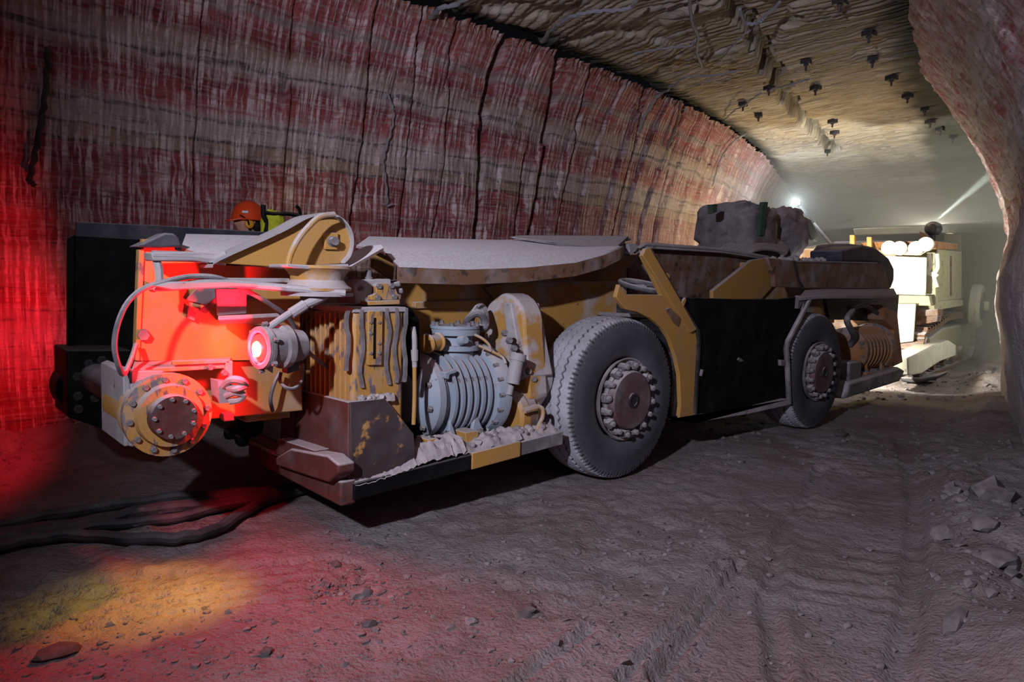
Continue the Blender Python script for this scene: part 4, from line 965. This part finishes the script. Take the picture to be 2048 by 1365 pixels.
Q('cross_beam', fpx([(1768, 590), (1858, 592), (1862, 612), (1768, 610)], .12, .2), 'khaki', .01)
Q('corner_post', fpx([(1853, 505), (1870, 505), (1872, 612), (1852, 612)], .3, .18), 'khaki', .01)
Q('drive_cabinet', spx([(1876, 498), (1924, 503), (1923, 600), (1876, 604)], .0, .9), 'khaki', .02)
Q('cabinet_lid', spx([(1868, 482), (1916, 488), (1916, 500), (1872, 499)], -.05, 1.0), 'orange', .01)
Q('cabinet_seam', spx([(1902, 512), (1904, 512), (1904, 592), (1902, 592)], -.015, .03), 'rust')
Q('cabinet_base', spx([(1868, 604), (1926, 600), (1926, 612), (1870, 622)], -.05, .8), 'khaki', .01)
Q('step_frame', fpx([(1830, 622), (1876, 618), (1876, 632), (1830, 634)], .35, .4).prism([unpl(a, b, PM+UA*.4, UA) for a, b in ((1832, 632), (1876, 632), (1874, 644), (1832, 652))], UA*.3), 'rust', .01)
for i, q in enumerate(((1779, 496), (1800, 497), (1833, 497), (1852, 489))):
    c = unpl(*q, PM+UA*.05, UA)
    Q('roller', MB().lathe([(-.06, .05), (-.05, .105), (.05, .105), (.06, .05)], c, -UA, 20), 'cream')
Q('roller_cradle', fpx([(1768, 482), (1840, 488), (1862, 483), (1858, 500), (1840, 511), (1800, 510), (1768, 505)], .16, .05), 'cream', .01)
for i, pl in enumerate((((1858, 508), (1861, 530), (1857, 545), (1866, 552)), ((1874, 508), (1875, 535), (1868, 552), (1874, 575)), ((1862, 545), (1870, 552), (1875, 548)))):
    Q('hydraulic_hose', MB().tube(curve([unpl(a, b, PM-VA*.05+UA*.3, UA) for a, b in pl]), .028, 8), 'cream')
Q('flank', spx([(1922, 466), (2030, 452), (2030, 600), (1926, 606)], .35, .3), 'khaki', .02)
Q('deck_cover', MB().prism([unpl(a, b, PM+VA*.3, VA) for a, b in ((1878, 452), (1982, 440), (2012, 450), (2012, 463), (1930, 466), (1880, 466))], VA*1.4), 'cream', .02)
wc_ = un(1952, 612, x=11.4)
fan = Q('fan_housing', MB().lathe([(0, .14), (0, .36), (.05, .40), (.16, .40), (.2, .3)], wc_-VA*.1, VA, 40), 'khaki')
Q('fan_hub', MB().lathe([(-.02, .05), (-.0, .27), (.04, .26), (.04, .13)], wc_-VA*.12, VA, 32), 'dark', parent=fan)
Q('fan_cap', MB().lathe([(-.08, .02), (-.08, .08), (.02, .10)], wc_-VA*.12, VA, 20), 'khaki', parent=fan)
kb = unpl(1866, 458, PM+UA*.75, UA)
Q('lamp_hood', MB().lathe([(-.11, .02), (-.10, .07), (-.04, .112), (.06, .118), (.09, .10)], kb, UA, 22).tube([kb-ZA*.1, kb-ZA*.32], .07, 10), 'dark')
lb = unpl(1876, 446, PM+UA*.95, UA)
Q('mast', fpx([(1838, 462), (1853, 468), (1856, 484), (1846, 486), (1840, 476)], .5, .1), 'rust', .01)
Q('conveyor_tail', MB().hull([L3(-.1, .9, 1.75), L3(-.1, 1.9, 1.75), L3(-.1, 1.9, 2.0), L3(-.1, .9, 2.0)], [L3(2, .9, 1.9), L3(2, 1.9, 1.9), L3(2, 1.9, 2.25), L3(2, .9, 2.25)]), 'rust', .03)
for q in ((1704, 486), (1738, 490)): Q('tail_post', fpx([(q[0]-5, q[1]-16), (q[0]+5, q[1]-16), (q[0]+5, q[1]+20), (q[0]-5, q[1]+20)], -.1, .08), 'yellow', .01)
hl = un(1590, 405, x=9.3)
Q('work_lamp', MB().lathe([(-.03, .02), (-.02, .055), (.05, .06), (.10, .03)], hl+UA*.12, UA, 18), 'dark')
Q('work_lamp_glass', MB().lathe([(0, .01), (.0, .045), (.01, .045)], hl+UA*.08, UA, 18), 'white_lamp')
Q('lamp_arm', MB().tube([hl+UA*.18, hl+UA*.3+np.array([0, -.3, -.4]), L3(.9, 1.6, 2.1)], .03, 8), 'dark')
# crawler tracks
def track(v0, wdt):
    arc = []
    for a in np.linspace(1.25*PI, .42*PI, 12): arc.append((.42+.34*math.cos(a), .40+.34*math.sin(a)))
    path = arc+[(1.2, .80), (2.0, .90), (3.4, .92), (4.6, .90)]+[(4.75+.42*math.cos(a), .47+.42*math.sin(a)) for a in np.linspace(.45*PI, -.5*PI, 12)]+[(3.4, .04), (1.6, .04), (.5, .045)]
    path.append(path[0])
    P_ = np.array(path); seg = np.hypot(*np.diff(P_, axis=0).T); cum = np.concatenate([[0], np.cumsum(seg)])
    n_ = 58
    frm = Q('track_frame', MB().prism([L3(u, v0+.06, z) for u, z in ((.45, .14), (4.7, .12), (4.9, .45), (4.6, .76), (2.0, .74), (1.0, .62), (.4, .55), (.3, .35))], VA*(wdt-.12)), 'khaki', .03)
    proto = None
    for i in range(n_):
        s_ = cum[-1]*i/n_; uu = np.interp(s_, cum, P_[:, 0]); z_ = np.interp(s_, cum, P_[:, 1]); s2 = min(s_+.02, cum[-1]-1e-4); du = np.interp(s2, cum, P_[:, 0])-uu; dz = np.interp(s2, cum, P_[:, 1])-z_
        ang = math.atan2(dz, du)
        if proto is None:
            m_ = MB().box((-.085, 0, -.03), (.085, wdt, .03)).box((-.05, 0, .03), (-.01, wdt, .075))
            me = bpy.data.meshes.new('track_pad'); me.from_pydata(m_.v, [], m_.f); me.materials.append(MAT['rust']); proto = me
        o = bpy.data.objects.new('track_pad', proto); COL.objects.link(o); o.parent = frm
        c = L3(uu, v0, z_); o.location = Vector(c-WO[frm.name]); o.rotation_euler = (Matrix.Rotation(.129, 4, 'Z') @ Matrix.Rotation(-ang, 4, 'Y')).to_euler()
    return frm
t1 = track(.0, .48); track(2.1, .48)
for i in range(4): Q('track_roller', MB().lathe([(0, .05), (.0, .13), (.06, .13), (.06, .05)], L3(1.1+.85*i, .0, .22), VA, 18), 'rust', parent=t1)
Q('track_idler', MB().lathe([(-.02, .05), (-.02, .24), (.1, .28), (.2, .28)], L3(.42, .02, .40), VA, 24), 'rust', parent=t1)
Q('loading_arm', MB().hull([unpl(a, b, PM-VA*.15, VA) for a, b in ((1816, 716), (1866, 692), (1898, 681), (1912, 690), (1912, 712), (1880, 724), (1844, 748), (1818, 752))],
                           [unpl(a, b, PM-VA*.15, VA)+VA*.25 for a, b in ((1816, 716), (1866, 692), (1898, 681), (1912, 690), (1912, 712), (1880, 724), (1844, 748), (1818, 752))]), 'cream', .02)
Q('arm_block', fpx([(1816, 720), (1838, 716), (1838, 756), (1816, 758)], -.35, .3), 'dark', .02)
Q('skid_shoe', fpx([(1800, 755), (1840, 757), (1880, 750), (1872, 760), (1830, 767), (1804, 764)], -.45, .7), 'dark', .02)

# ================================================================== PERSON
def skin_body(name, joints, bones, mat, parent, origin, sub=2):
    me = bpy.data.meshes.new(name); me.from_pydata([tuple(np.array(j[:3])) for j in joints], bones, []); me.update()
    o = bpy.data.objects.new(name, me); COL.objects.link(o)
    o.modifiers.new('skin', 'SKIN').use_smooth_shade = True
    for i, j in enumerate(joints):
        me.skin_vertices[0].data[i].radius = (j[3], j[4] if len(j) > 4 else j[3]); me.skin_vertices[0].data[i].use_root = (i == 0)
    sdm = o.modifiers.new('sub', 'SUBSURF'); sdm.levels = sub; sdm.render_levels = sub
    dg = bpy.context.evaluated_depsgraph_get(); ev = bpy.data.meshes.new_from_object(o.evaluated_get(dg))
    V = [tuple(v.co) for v in ev.vertices]; Fc = [tuple(p.vertices) for p in ev.polygons]
    bpy.data.objects.remove(o); bpy.data.meshes.remove(me); bpy.data.meshes.remove(ev)
    return MB().add(V, Fc)
hp = un(497, 441, y=2.50)                                         # middle of the head at the helmet's edge
gz0 = gh(hp[0], hp[1]); ht = hp[2]-gz0
def B(fwd, lat, up): return np.array([hp[0]-fwd, hp[1]+lat, gz0+up])    # the person faces along -X
k = ht/1.72
jt = [(0, 0, .98*k, .13, .11), (0, 0, 1.18*k, .13, .10), (0, 0, 1.38*k, .15, .10), (0, 0, 1.50*k, .075, .07), (.02, 0, 1.60*k, .055, .055)]
jt += [(0, .19, 1.42*k, .06, .06), (.02, .24, 1.14*k, .045, .045), (.14, .21, .92*k, .035, .035), (0, -.19, 1.42*k, .06, .06), (.02, -.24, 1.14*k, .045, .045), (.14, -.21, .92*k, .035, .035)]
jt += [(0, .10, .90*k, .09, .09), (.02, .11, .50*k, .06, .06), (0, .11, .09, .045, .045), (.15, .12, .04, .04, .03), (0, -.10, .90*k, .09, .09), (.02, -.11, .50*k, .06, .06), (0, -.11, .09, .045, .045), (.15, -.12, .04, .04, .03)]
bn = [(0, 1), (1, 2), (2, 3), (3, 4), (2, 5), (5, 6), (6, 7), (2, 8), (8, 9), (9, 10), (0, 11), (11, 12), (12, 13), (13, 14), (0, 15), (15, 16), (16, 17), (17, 18)]
W_ = lambda js, g=0.: [tuple(B(j[0], j[1], j[2]))+(j[3]+g, (j[4])+g) for j in js]
body = skin_body('person', W_(jt), bn, 'skin', None, None)
# head: an egg pulled into brow, nose, lips and chin
nu, nv = 36, 28
T_, F_ = np.meshgrid(np.linspace(-PI, PI, nu), np.linspace(-PI/2, PI/2, nv))
hx, hy, hz_ = np.cos(F_)*np.cos(T_), np.cos(F_)*np.sin(T_), np.sin(F_)
fw = .098*hx; la_ = .077*hy*(1-.14*np.clip(-hz_, 0, 1)); upz = .125*hz_
gs = lambda a, b, s: np.exp(-(((T_-a)/s)**2+((hz_-b)/(s*.7))**2))
fw = fw+.026*np.exp(-((T_/.16)**2+((hz_+.18)/.16)**2))+.008*np.exp(-((T_/.45)**2+((hz_-.18)/.10)**2))-.008*(gs(.38, .04, .2)+gs(-.38, .04, .2))+.008*np.exp(-((T_/.35)**2+((hz_+.50)/.07)**2))+.012*np.exp(-((T_/.4)**2+((hz_+.82)/.14)**2))
ear = (np.exp(-(((np.abs(T_)-1.65)/.16)**2+((hz_+.05)/.22)**2)))
la_ = la_+np.sign(hy)*.016*ear
HG = np.stack([hp[0]-fw, hp[1]+la_, hp[2]+upz-.005], -1); HG[:, -1] = HG[:, 0]
body.grid(HG)
# hands: palm, four fingers and a thumb each
for sd in (1, -1):
    wr = B(.14, .21*sd, .92*k)
    hand = [tuple(wr)+(.032, .022), tuple(wr+(-.05, 0, -.06))+(.036, .018)]
    bo = [(0, 1)]
    for f in range(4):
        o_ = len(hand); yy = (-.027+.018*f)*sd; ln = (.9, 1.05, 1.0, .8)[f]
        hand += [tuple(wr+(-.075, yy, -.085))+(.010, .009), tuple(wr+(-.085, yy, -.085-.035*ln))+(.009, .009), tuple(wr+(-.075, yy, -.085-.06*ln))+(.0085, .008), tuple(wr+(-.055, yy, -.085-.075*ln))+(.008, .007)]
        bo += [(1, o_), (o_, o_+1), (o_+1, o_+2), (o_+2, o_+3)]
    o_ = len(hand); hand += [tuple(wr+(-.05, -.035*sd, -.04))+(.012, .011), tuple(wr+(-.075, -.05*sd, -.065))+(.010, .010), tuple(wr+(-.09, -.045*sd, -.09))+(.009, .008)]; bo += [(0, o_), (o_, o_+1), (o_+1, o_+2)]
    hm = skin_body('hand', hand, bo, 'skin', None, None, 1); body.add(hm.v, hm.f)
per = build('person', body, 'skin', origin=(hp[0], hp[1], gz0), angle=70)
tag(per, 'person in an orange helmet standing behind the car against the salt wall', 'person')
jk = skin_body('jacket', W_([jt[i] for i in range(3)]+[(.0, 0, 1.47*k, .10, .09)]+[jt[i] for i in (5, 6, 7, 8, 9, 10)], .03), [(0, 1), (1, 2), (2, 3), (2, 4), (4, 5), (5, 6), (2, 7), (7, 8), (8, 9)], 'jacket', None, None)
build('jacket', jk, 'jacket', per, angle=70)
build('trousers', skin_body('trousers', W_([jt[0]]+[jt[i] for i in (11, 12)]+[(0, .11, .2, .055, .055)]+[jt[i] for i in (15, 16)]+[(0, -.11, .2, .055, .055)], .022), [(0, 1), (1, 2), (2, 3), (0, 4), (4, 5), (5, 6)], 'jacket', None, None), 'jacket', per, angle=70)
for sd in (1, -1): build('boot', skin_body('boot', W_([(0, .11*sd, .30, .06, .06), (0, .11*sd, .08, .06, .055), (.17, .12*sd, .045, .05, .04)], .012), [(0, 1), (1, 2)], 'black', None, None), 'black', per, angle=70)
hel = MB().lathe([(-.006, .128), (.0, .134), (.012, .128), (.05, .122), (.09, .106), (.125, .078), (.145, .045), (.153, .01)], hp+(.0, 0, .0), (0, 0, 1), 36)
hm = build('helmet', hel, 'orange_helmet', per)
build('helmet_brim', MB().hull([hp+np.array([-.09, -.10, -.004]), hp+np.array([-.165, -.06, -.02]), hp+np.array([-.172, 0, -.022]), hp+np.array([-.165, .06, -.02]), hp+np.array([-.09, .10, -.004])], [q+np.array([0, 0, .012]) for q in (hp+np.array([-.09, -.10, -.004]), hp+np.array([-.165, -.06, -.02]), hp+np.array([-.172, 0, -.022]), hp+np.array([-.165, .06, -.02]), hp+np.array([-.09, .10, -.004]))]), 'orange_helmet', hm, .004)
def patch(a0, a1, z0, z1, r): return MB().grid(np.array([[hp+np.array([r*math.cos(a)*(1-(z*z)*9), r*math.sin(a)*(1-(z*z)*9), z]) for a in np.linspace(a0, a1, 6)] for z in np.linspace(z0, z1, 4)]))
build('reflector', patch(-2.30, -1.95, .045, .062, .133), 'silver', hm); build('reflector', patch(-.62, -.18, .04, .085, .134), 'silver', hm)
build('chin_strap', MB().tube(curve([hp+np.array([-.10, -.088, .03]), hp+np.array([-.05, -.112, -.01]), hp+np.array([-.03, -.09, -.07]), hp+np.array([.0, -.075, -.12])]), .007, 6), 'black', hm)
build('ear_muff', MB().lathe([(0, .03), (.03, .033), (.035, .02)], hp+(-.03, -.072, -.035), (0, -1, 0), 16), 'amber', hm)
build('hair', lump(hp+(.035, 0, -.02), (.072, .083, .075), 2.2, .05, 4, (24, 16)), 'hair', per)
build('collar', MB().lathe([(0, .10), (.05, .085), (.07, .082)], B(.0, 0, 1.49*k), (0, 0, 1), 20, caps=False), 'hiviz_and_lit_wall', per)
hc = un(546, 455, y=2.18)
tag(build('lit_wall_patch', lump(hc, (.085, .045, .125), 3, .25, 6, (30, 22), 3.), 'hiviz_and_lit_wall', angle=60), 'yellow green lump standing in for lamplit wall behind the orange helmet', 'lit wall patch')  # yellow lump standing in for the patch of wall lit by the helmet lamp
lamp('wall_lamp', 'SPOT', (hp[0]+.18, hp[1]-.18, hp[2]+.15), 5, (1, .80, .25), tuple(ray_wall(620, 420)), .02, 70, 1.0)

# ================================================================== CABLES, WIRES, BOLTS, STONES
c5 = lambda pts: [(a/2.695, 880+b/2.695) for a, b in pts]
strands = [([(1690, 285), (1400, 325), (1000, 350), (700, 388), (300, 450), (-60, 522)], .026, 'uppermost black cable of the bundle trailing over the floor past the gear case'),
           ([(1680, 290), (1300, 350), (900, 410), (600, 468), (300, 520), (-60, 565)], .026, 'black cable lying directly under the uppermost one on the floor'),
           ([(1670, 298), (1350, 365), (1000, 412), (750, 440), (520, 500), (250, 545), (-60, 600)], .028, 'dusty grey cable along the middle of the floor bundle'),
           ([(1640, 305), (1450, 360), (1300, 440), (1160, 530), (1010, 570), (880, 582), (600, 575), (380, 560), (150, 590), (-60, 640)], .024, 'black cable bowing out lowest from the bundle on the dusty floor'),
           ([(1660, 300), (1250, 390), (900, 470), (560, 505), (260, 560), (-60, 615)], .022, 'thin black cable wavering between the grey strand and the bowed strand')]
for pts, r, lb_ in strands:
    pts = list(pts)+[(pts[-1][0]-450, pts[-1][1]+90), (pts[-1][0]-1000, pts[-1][1]+240)]
    pp = curve([ground(*q)+np.array([0, 0, r*1.25+.014]) for q in c5(pts)], 8)
    tag(build('power_cable', MB().tube([p+np.array([0, 0, .004*math.sin(i*.8)]) for i, p in enumerate(pp)], r*1.25, 9), 'cable'), lb_, 'cable', 'power cables on the floor')
def roofw(q, dz=-.04): return un(*q, z=HC+.03+dz)
def wallw(q, off=.04): p = ray_wall(*q); return p-np.array([0, off, 0])
wires = [('w', [(90, 100), (92, 140), (86, 200), (80, 240), (70, 295), (62, 335), (56, 366), (66, 370)], .022, 'cable', 'dark rusty wire rope hanging down the red wall at the dim end'),
         ('w', [(768, 190), (778, 215), (780, 240), (774, 270), (765, 300), (760, 325), (763, 350), (767, 385), (768, 414)], .011, 'wire', 'thin grey wire with a forked tip hanging straight down the banded wall'),
         ('r', [(940, -8), (910, 10), (880, 16), (866, 32), (850, 42), (838, 56), (831, 74)], .024, 'wire', 'thick grey cable end drooping over the wall top'),
         ('r', [(1275, -5), (1262, 14), (1240, 20), (1200, 22), (1170, 26), (1140, 34), (1125, 44), (1100, 62), (1085, 82)], .020, 'wire', 'long grey cable running along the roof to the wall top'),
         ('r', [(1378, -6), (1382, 30), (1386, 50), (1396, 72), (1393, 100), (1398, 118), (1405, 134)], .018, 'wire', 'pale cable hanging from the roof with a bright frayed tip'),
         ('r', [(1393, 78), (1380, 92), (1350, 94), (1310, 100), (1268, 107)], .014, 'wire', 'wavy grey wire lying flat along the roof under the pale cable'),
         ('r', [(1480, 20), (1490, 44), (1505, 48), (1522, 42), (1530, 33), (1560, 5)], .018, 'wire', 'grey hook of cable sagging across the roof crack'),
         ('r', [(1505, 55), (1480, 78), (1462, 95), (1442, 122)], .010, 'wire', 'thin dark wire dangling away from the roof crack'),
         ('r', [(1478, 140), (1440, 150), (1405, 152), (1370, 155), (1350, 170), (1325, 186), (1312, 184)], .014, 'wire', 'grey wire from the roof bending down onto the orange wall lip'),
         ('w', [(1312, 188), (1298, 205), (1288, 222), (1278, 238), (1270, 265)], .020, 'wire', 'short rope end draped down the wall below the lip'),
         ('w', [(1352, 205), (1348, 235), (1338, 265), (1325, 300)], .024, 'rust', 'rusty flat strip clinging to the orange wall'),
         ('r', [(1522, 186), (1505, 198), (1488, 211), (1468, 222), (1450, 240)], .012, 'wire', 'fine wire slanting under the far roof to the wall lip'),
         ('w', [(1485, 268), (1465, 280), (1450, 295), (1435, 318), (1426, 345), (1418, 375)], .016, 'wire', 'pale strand trailing down the hazy end of the wall'),
         ('r', [(1618, 158), (1600, 164), (1578, 170), (1540, 180)], .014, 'wire', 'straight dark rod end sticking out of the roof crack')]
for knd, pts, r, mt, lb_ in wires:
    if knd == 'w': pp = [wallw(q, .05+r) for q in pts]
    else: pp = [roofw(q, -.06-.05*math.sin(PI*i/(len(pts)-1))) for i, q in enumerate(pts)]
    pc = curve(pp, 5)
    m_ = MB().tube([p+np.array([.006*math.sin(i*1.7), 0, .006*math.cos(i*2.3)]) for i, p in enumerate(pc)], [r*(.75+.25*math.sin(i*.9)**2) for i in range(len(pc))], 7)
    if 'forked' in lb_: e = pc[-1]; m_.tube([e, e+np.array([.05, -.02, .03])], .01, 6).tube([e, e+np.array([-.05, -.02, .02])], .01, 6)
    tag(build('hanging_wire', m_, mt), lb_, 'wire', 'wires hanging from wall and roof')
rowA = [(1680, 9), (1738, 72), (1745, 123), (1783, 160), (1815, 196), (1849, 222), (1860, 247), (1880, 262), (1906, 277)]
rowB = [(1612, 129), (1631, 180), (1665, 246), (1669, 268), (1655, 305)]
rowC = [(1538, 180), (1486, 212), (1517, 234)]
ordn = ['first', 'second', 'third', 'fourth', 'fifth', 'sixth', 'seventh', 'eighth', 'ninth']
bolt0 = None
for row, nm in ((rowA, 'row that curves beside the dark roof edge'), (rowB, 'row running beside the roof crack'), (rowC, 'loose trio between crack and banded wall')):
    for i, q in enumerate(row):
        p = un(*q, z=HC-.02)
        if bolt0 is None:
            bolt0 = build('roof_bolt', MB().lathe([(.0, .024), (-.010, .026), (-.022, .022), (-.022, .013), (-.065, .012), (-.07, .006)], p, (0, 0, 1), 10), 'dark', origin=p)
            build('bearing_plate', MB().box(p+(-.052, -.052, -.004), p+(.052, .052, .05)), 'dark', bolt0, .004); o = bolt0
        else: o = dup(bolt0, tuple(p), random.uniform(-.5, .5))
        tag(o, ordn[i]+' roof bolt in the '+nm, 'bolt', 'roof bolts')
MAT['stone'] = plain('salt_stone', (.22, .19, .19), .95, scale=14, var=.5); MAT['stone_dark'] = plain('dark_salt_stone', (.13, .105, .105), .95, scale=14, var=.5)
rocks = [((1985, 1000), .115, (1.3, 1, .75), 'stone', 'largest pale block half sunk beside the smooth grey wall foot'), ((1968, 1052), .07, (1.2, .9, .6), 'stone', 'flat stone just below the largest pale block'),
         ((1995, 1128), .085, (1.2, 1, .6), 'stone', 'reddish broken lump at the wall foot lower than the pale block'), ((1905, 1250), .05, (2.2, .7, .7), 'stone', 'long clod at the end of the heel scrape'),
         ((1682, 872), .06, (1.4, 1, .6), 'stone_dark', 'dark clod lying beyond the rear wheel track'), ((1052, 1228), .036, (1.4, 1, .8), 'stone_dark', 'dark stone alone in front of the big wheel'),
         ((722, 1192), .035, (1.2, 1, .8), 'stone', 'round grey pebble on the pale dust mound'), ((738, 1252), .026, (1.2, 1, .8), 'stone_dark', 'small brown pebble below the pale dust mound'),
         ((115, 1308), .045, (1.6, 1, .6), 'stone_dark', 'dark clod in the red lamplight at the floor edge'), ((532, 1308), .024, (1, 1, .8), 'stone_dark', 'small dark pebble at the rim of the red glow'),
         ((672, 1132), .022, (1, 1, .8), 'stone_dark', 'tiny pebble past the tyre print under the bumper'), ((1905, 985), .05, (1.1, 1, .8), 'stone', 'knobbly clod on the ridge beside the wheel track'),
         ((1890, 1075), .06, (1.2, 1, .7), 'stone', 'lumpy clod lower along the same ridge'), ((940, 1245), .025, (1, 1, .8), 'stone', 'angular pebble among the grit in front of the car')]
for i, (q, r, sq, mt, lb_) in enumerate(rocks):
    p = ground(*q); tag(build('rock', MB().rock((p[0], p[1], p[2]+r*sq[2]*.35), r, 50+i, sq, 2, .45), mt, angle=30), lb_, 'rock', 'loose stones on the floor')
gv = MB()
def scatter(n_, x0, x1, y0, y1, r0, r1, seed):
    rr = random.Random(seed); pts = []
    for i in range(n_):
        q = (rr.uniform(x0, x1), rr.uniform(y0, y1)); pts.append(un(*q, z=0))
    pts = np.array(pts); hh = floor_h(pts[:, 0][None, :], pts[:, 1][None, :])[0]
    for p, h_ in zip(pts, hh):
        r = r0+(r1-r0)*rr.random()**3; gv.rock((p[0], p[1], h_+r*.2), r, rr.randrange(9999), (1+.5*rr.random(), 1, .75), 1, .5)
scatter(420, 640, 1340, 1060, 1340, .004, .017, 1); scatter(160, 1080, 1420, 1000, 1120, .004, .015, 2); scatter(170, 1850, 2040, 900, 1260, .006, .032, 3)
scatter(200, 1380, 2040, 1000, 1360, .004, .016, 4); scatter(200, 30, 640, 1220, 1360, .004, .015, 5); scatter(160, 1380, 1950, 790, 930, .006, .03, 6); scatter(140, 620, 820, 1150, 1210, .005, .016, 7); scatter(120, 1700, 1990, 745, 800, .01, .05, 8)
tag(build('gravel', gv, 'stone', angle=40), 'scattered crumbs of salt rock strewn over the dusty floor', 'gravel', kind='stuff')
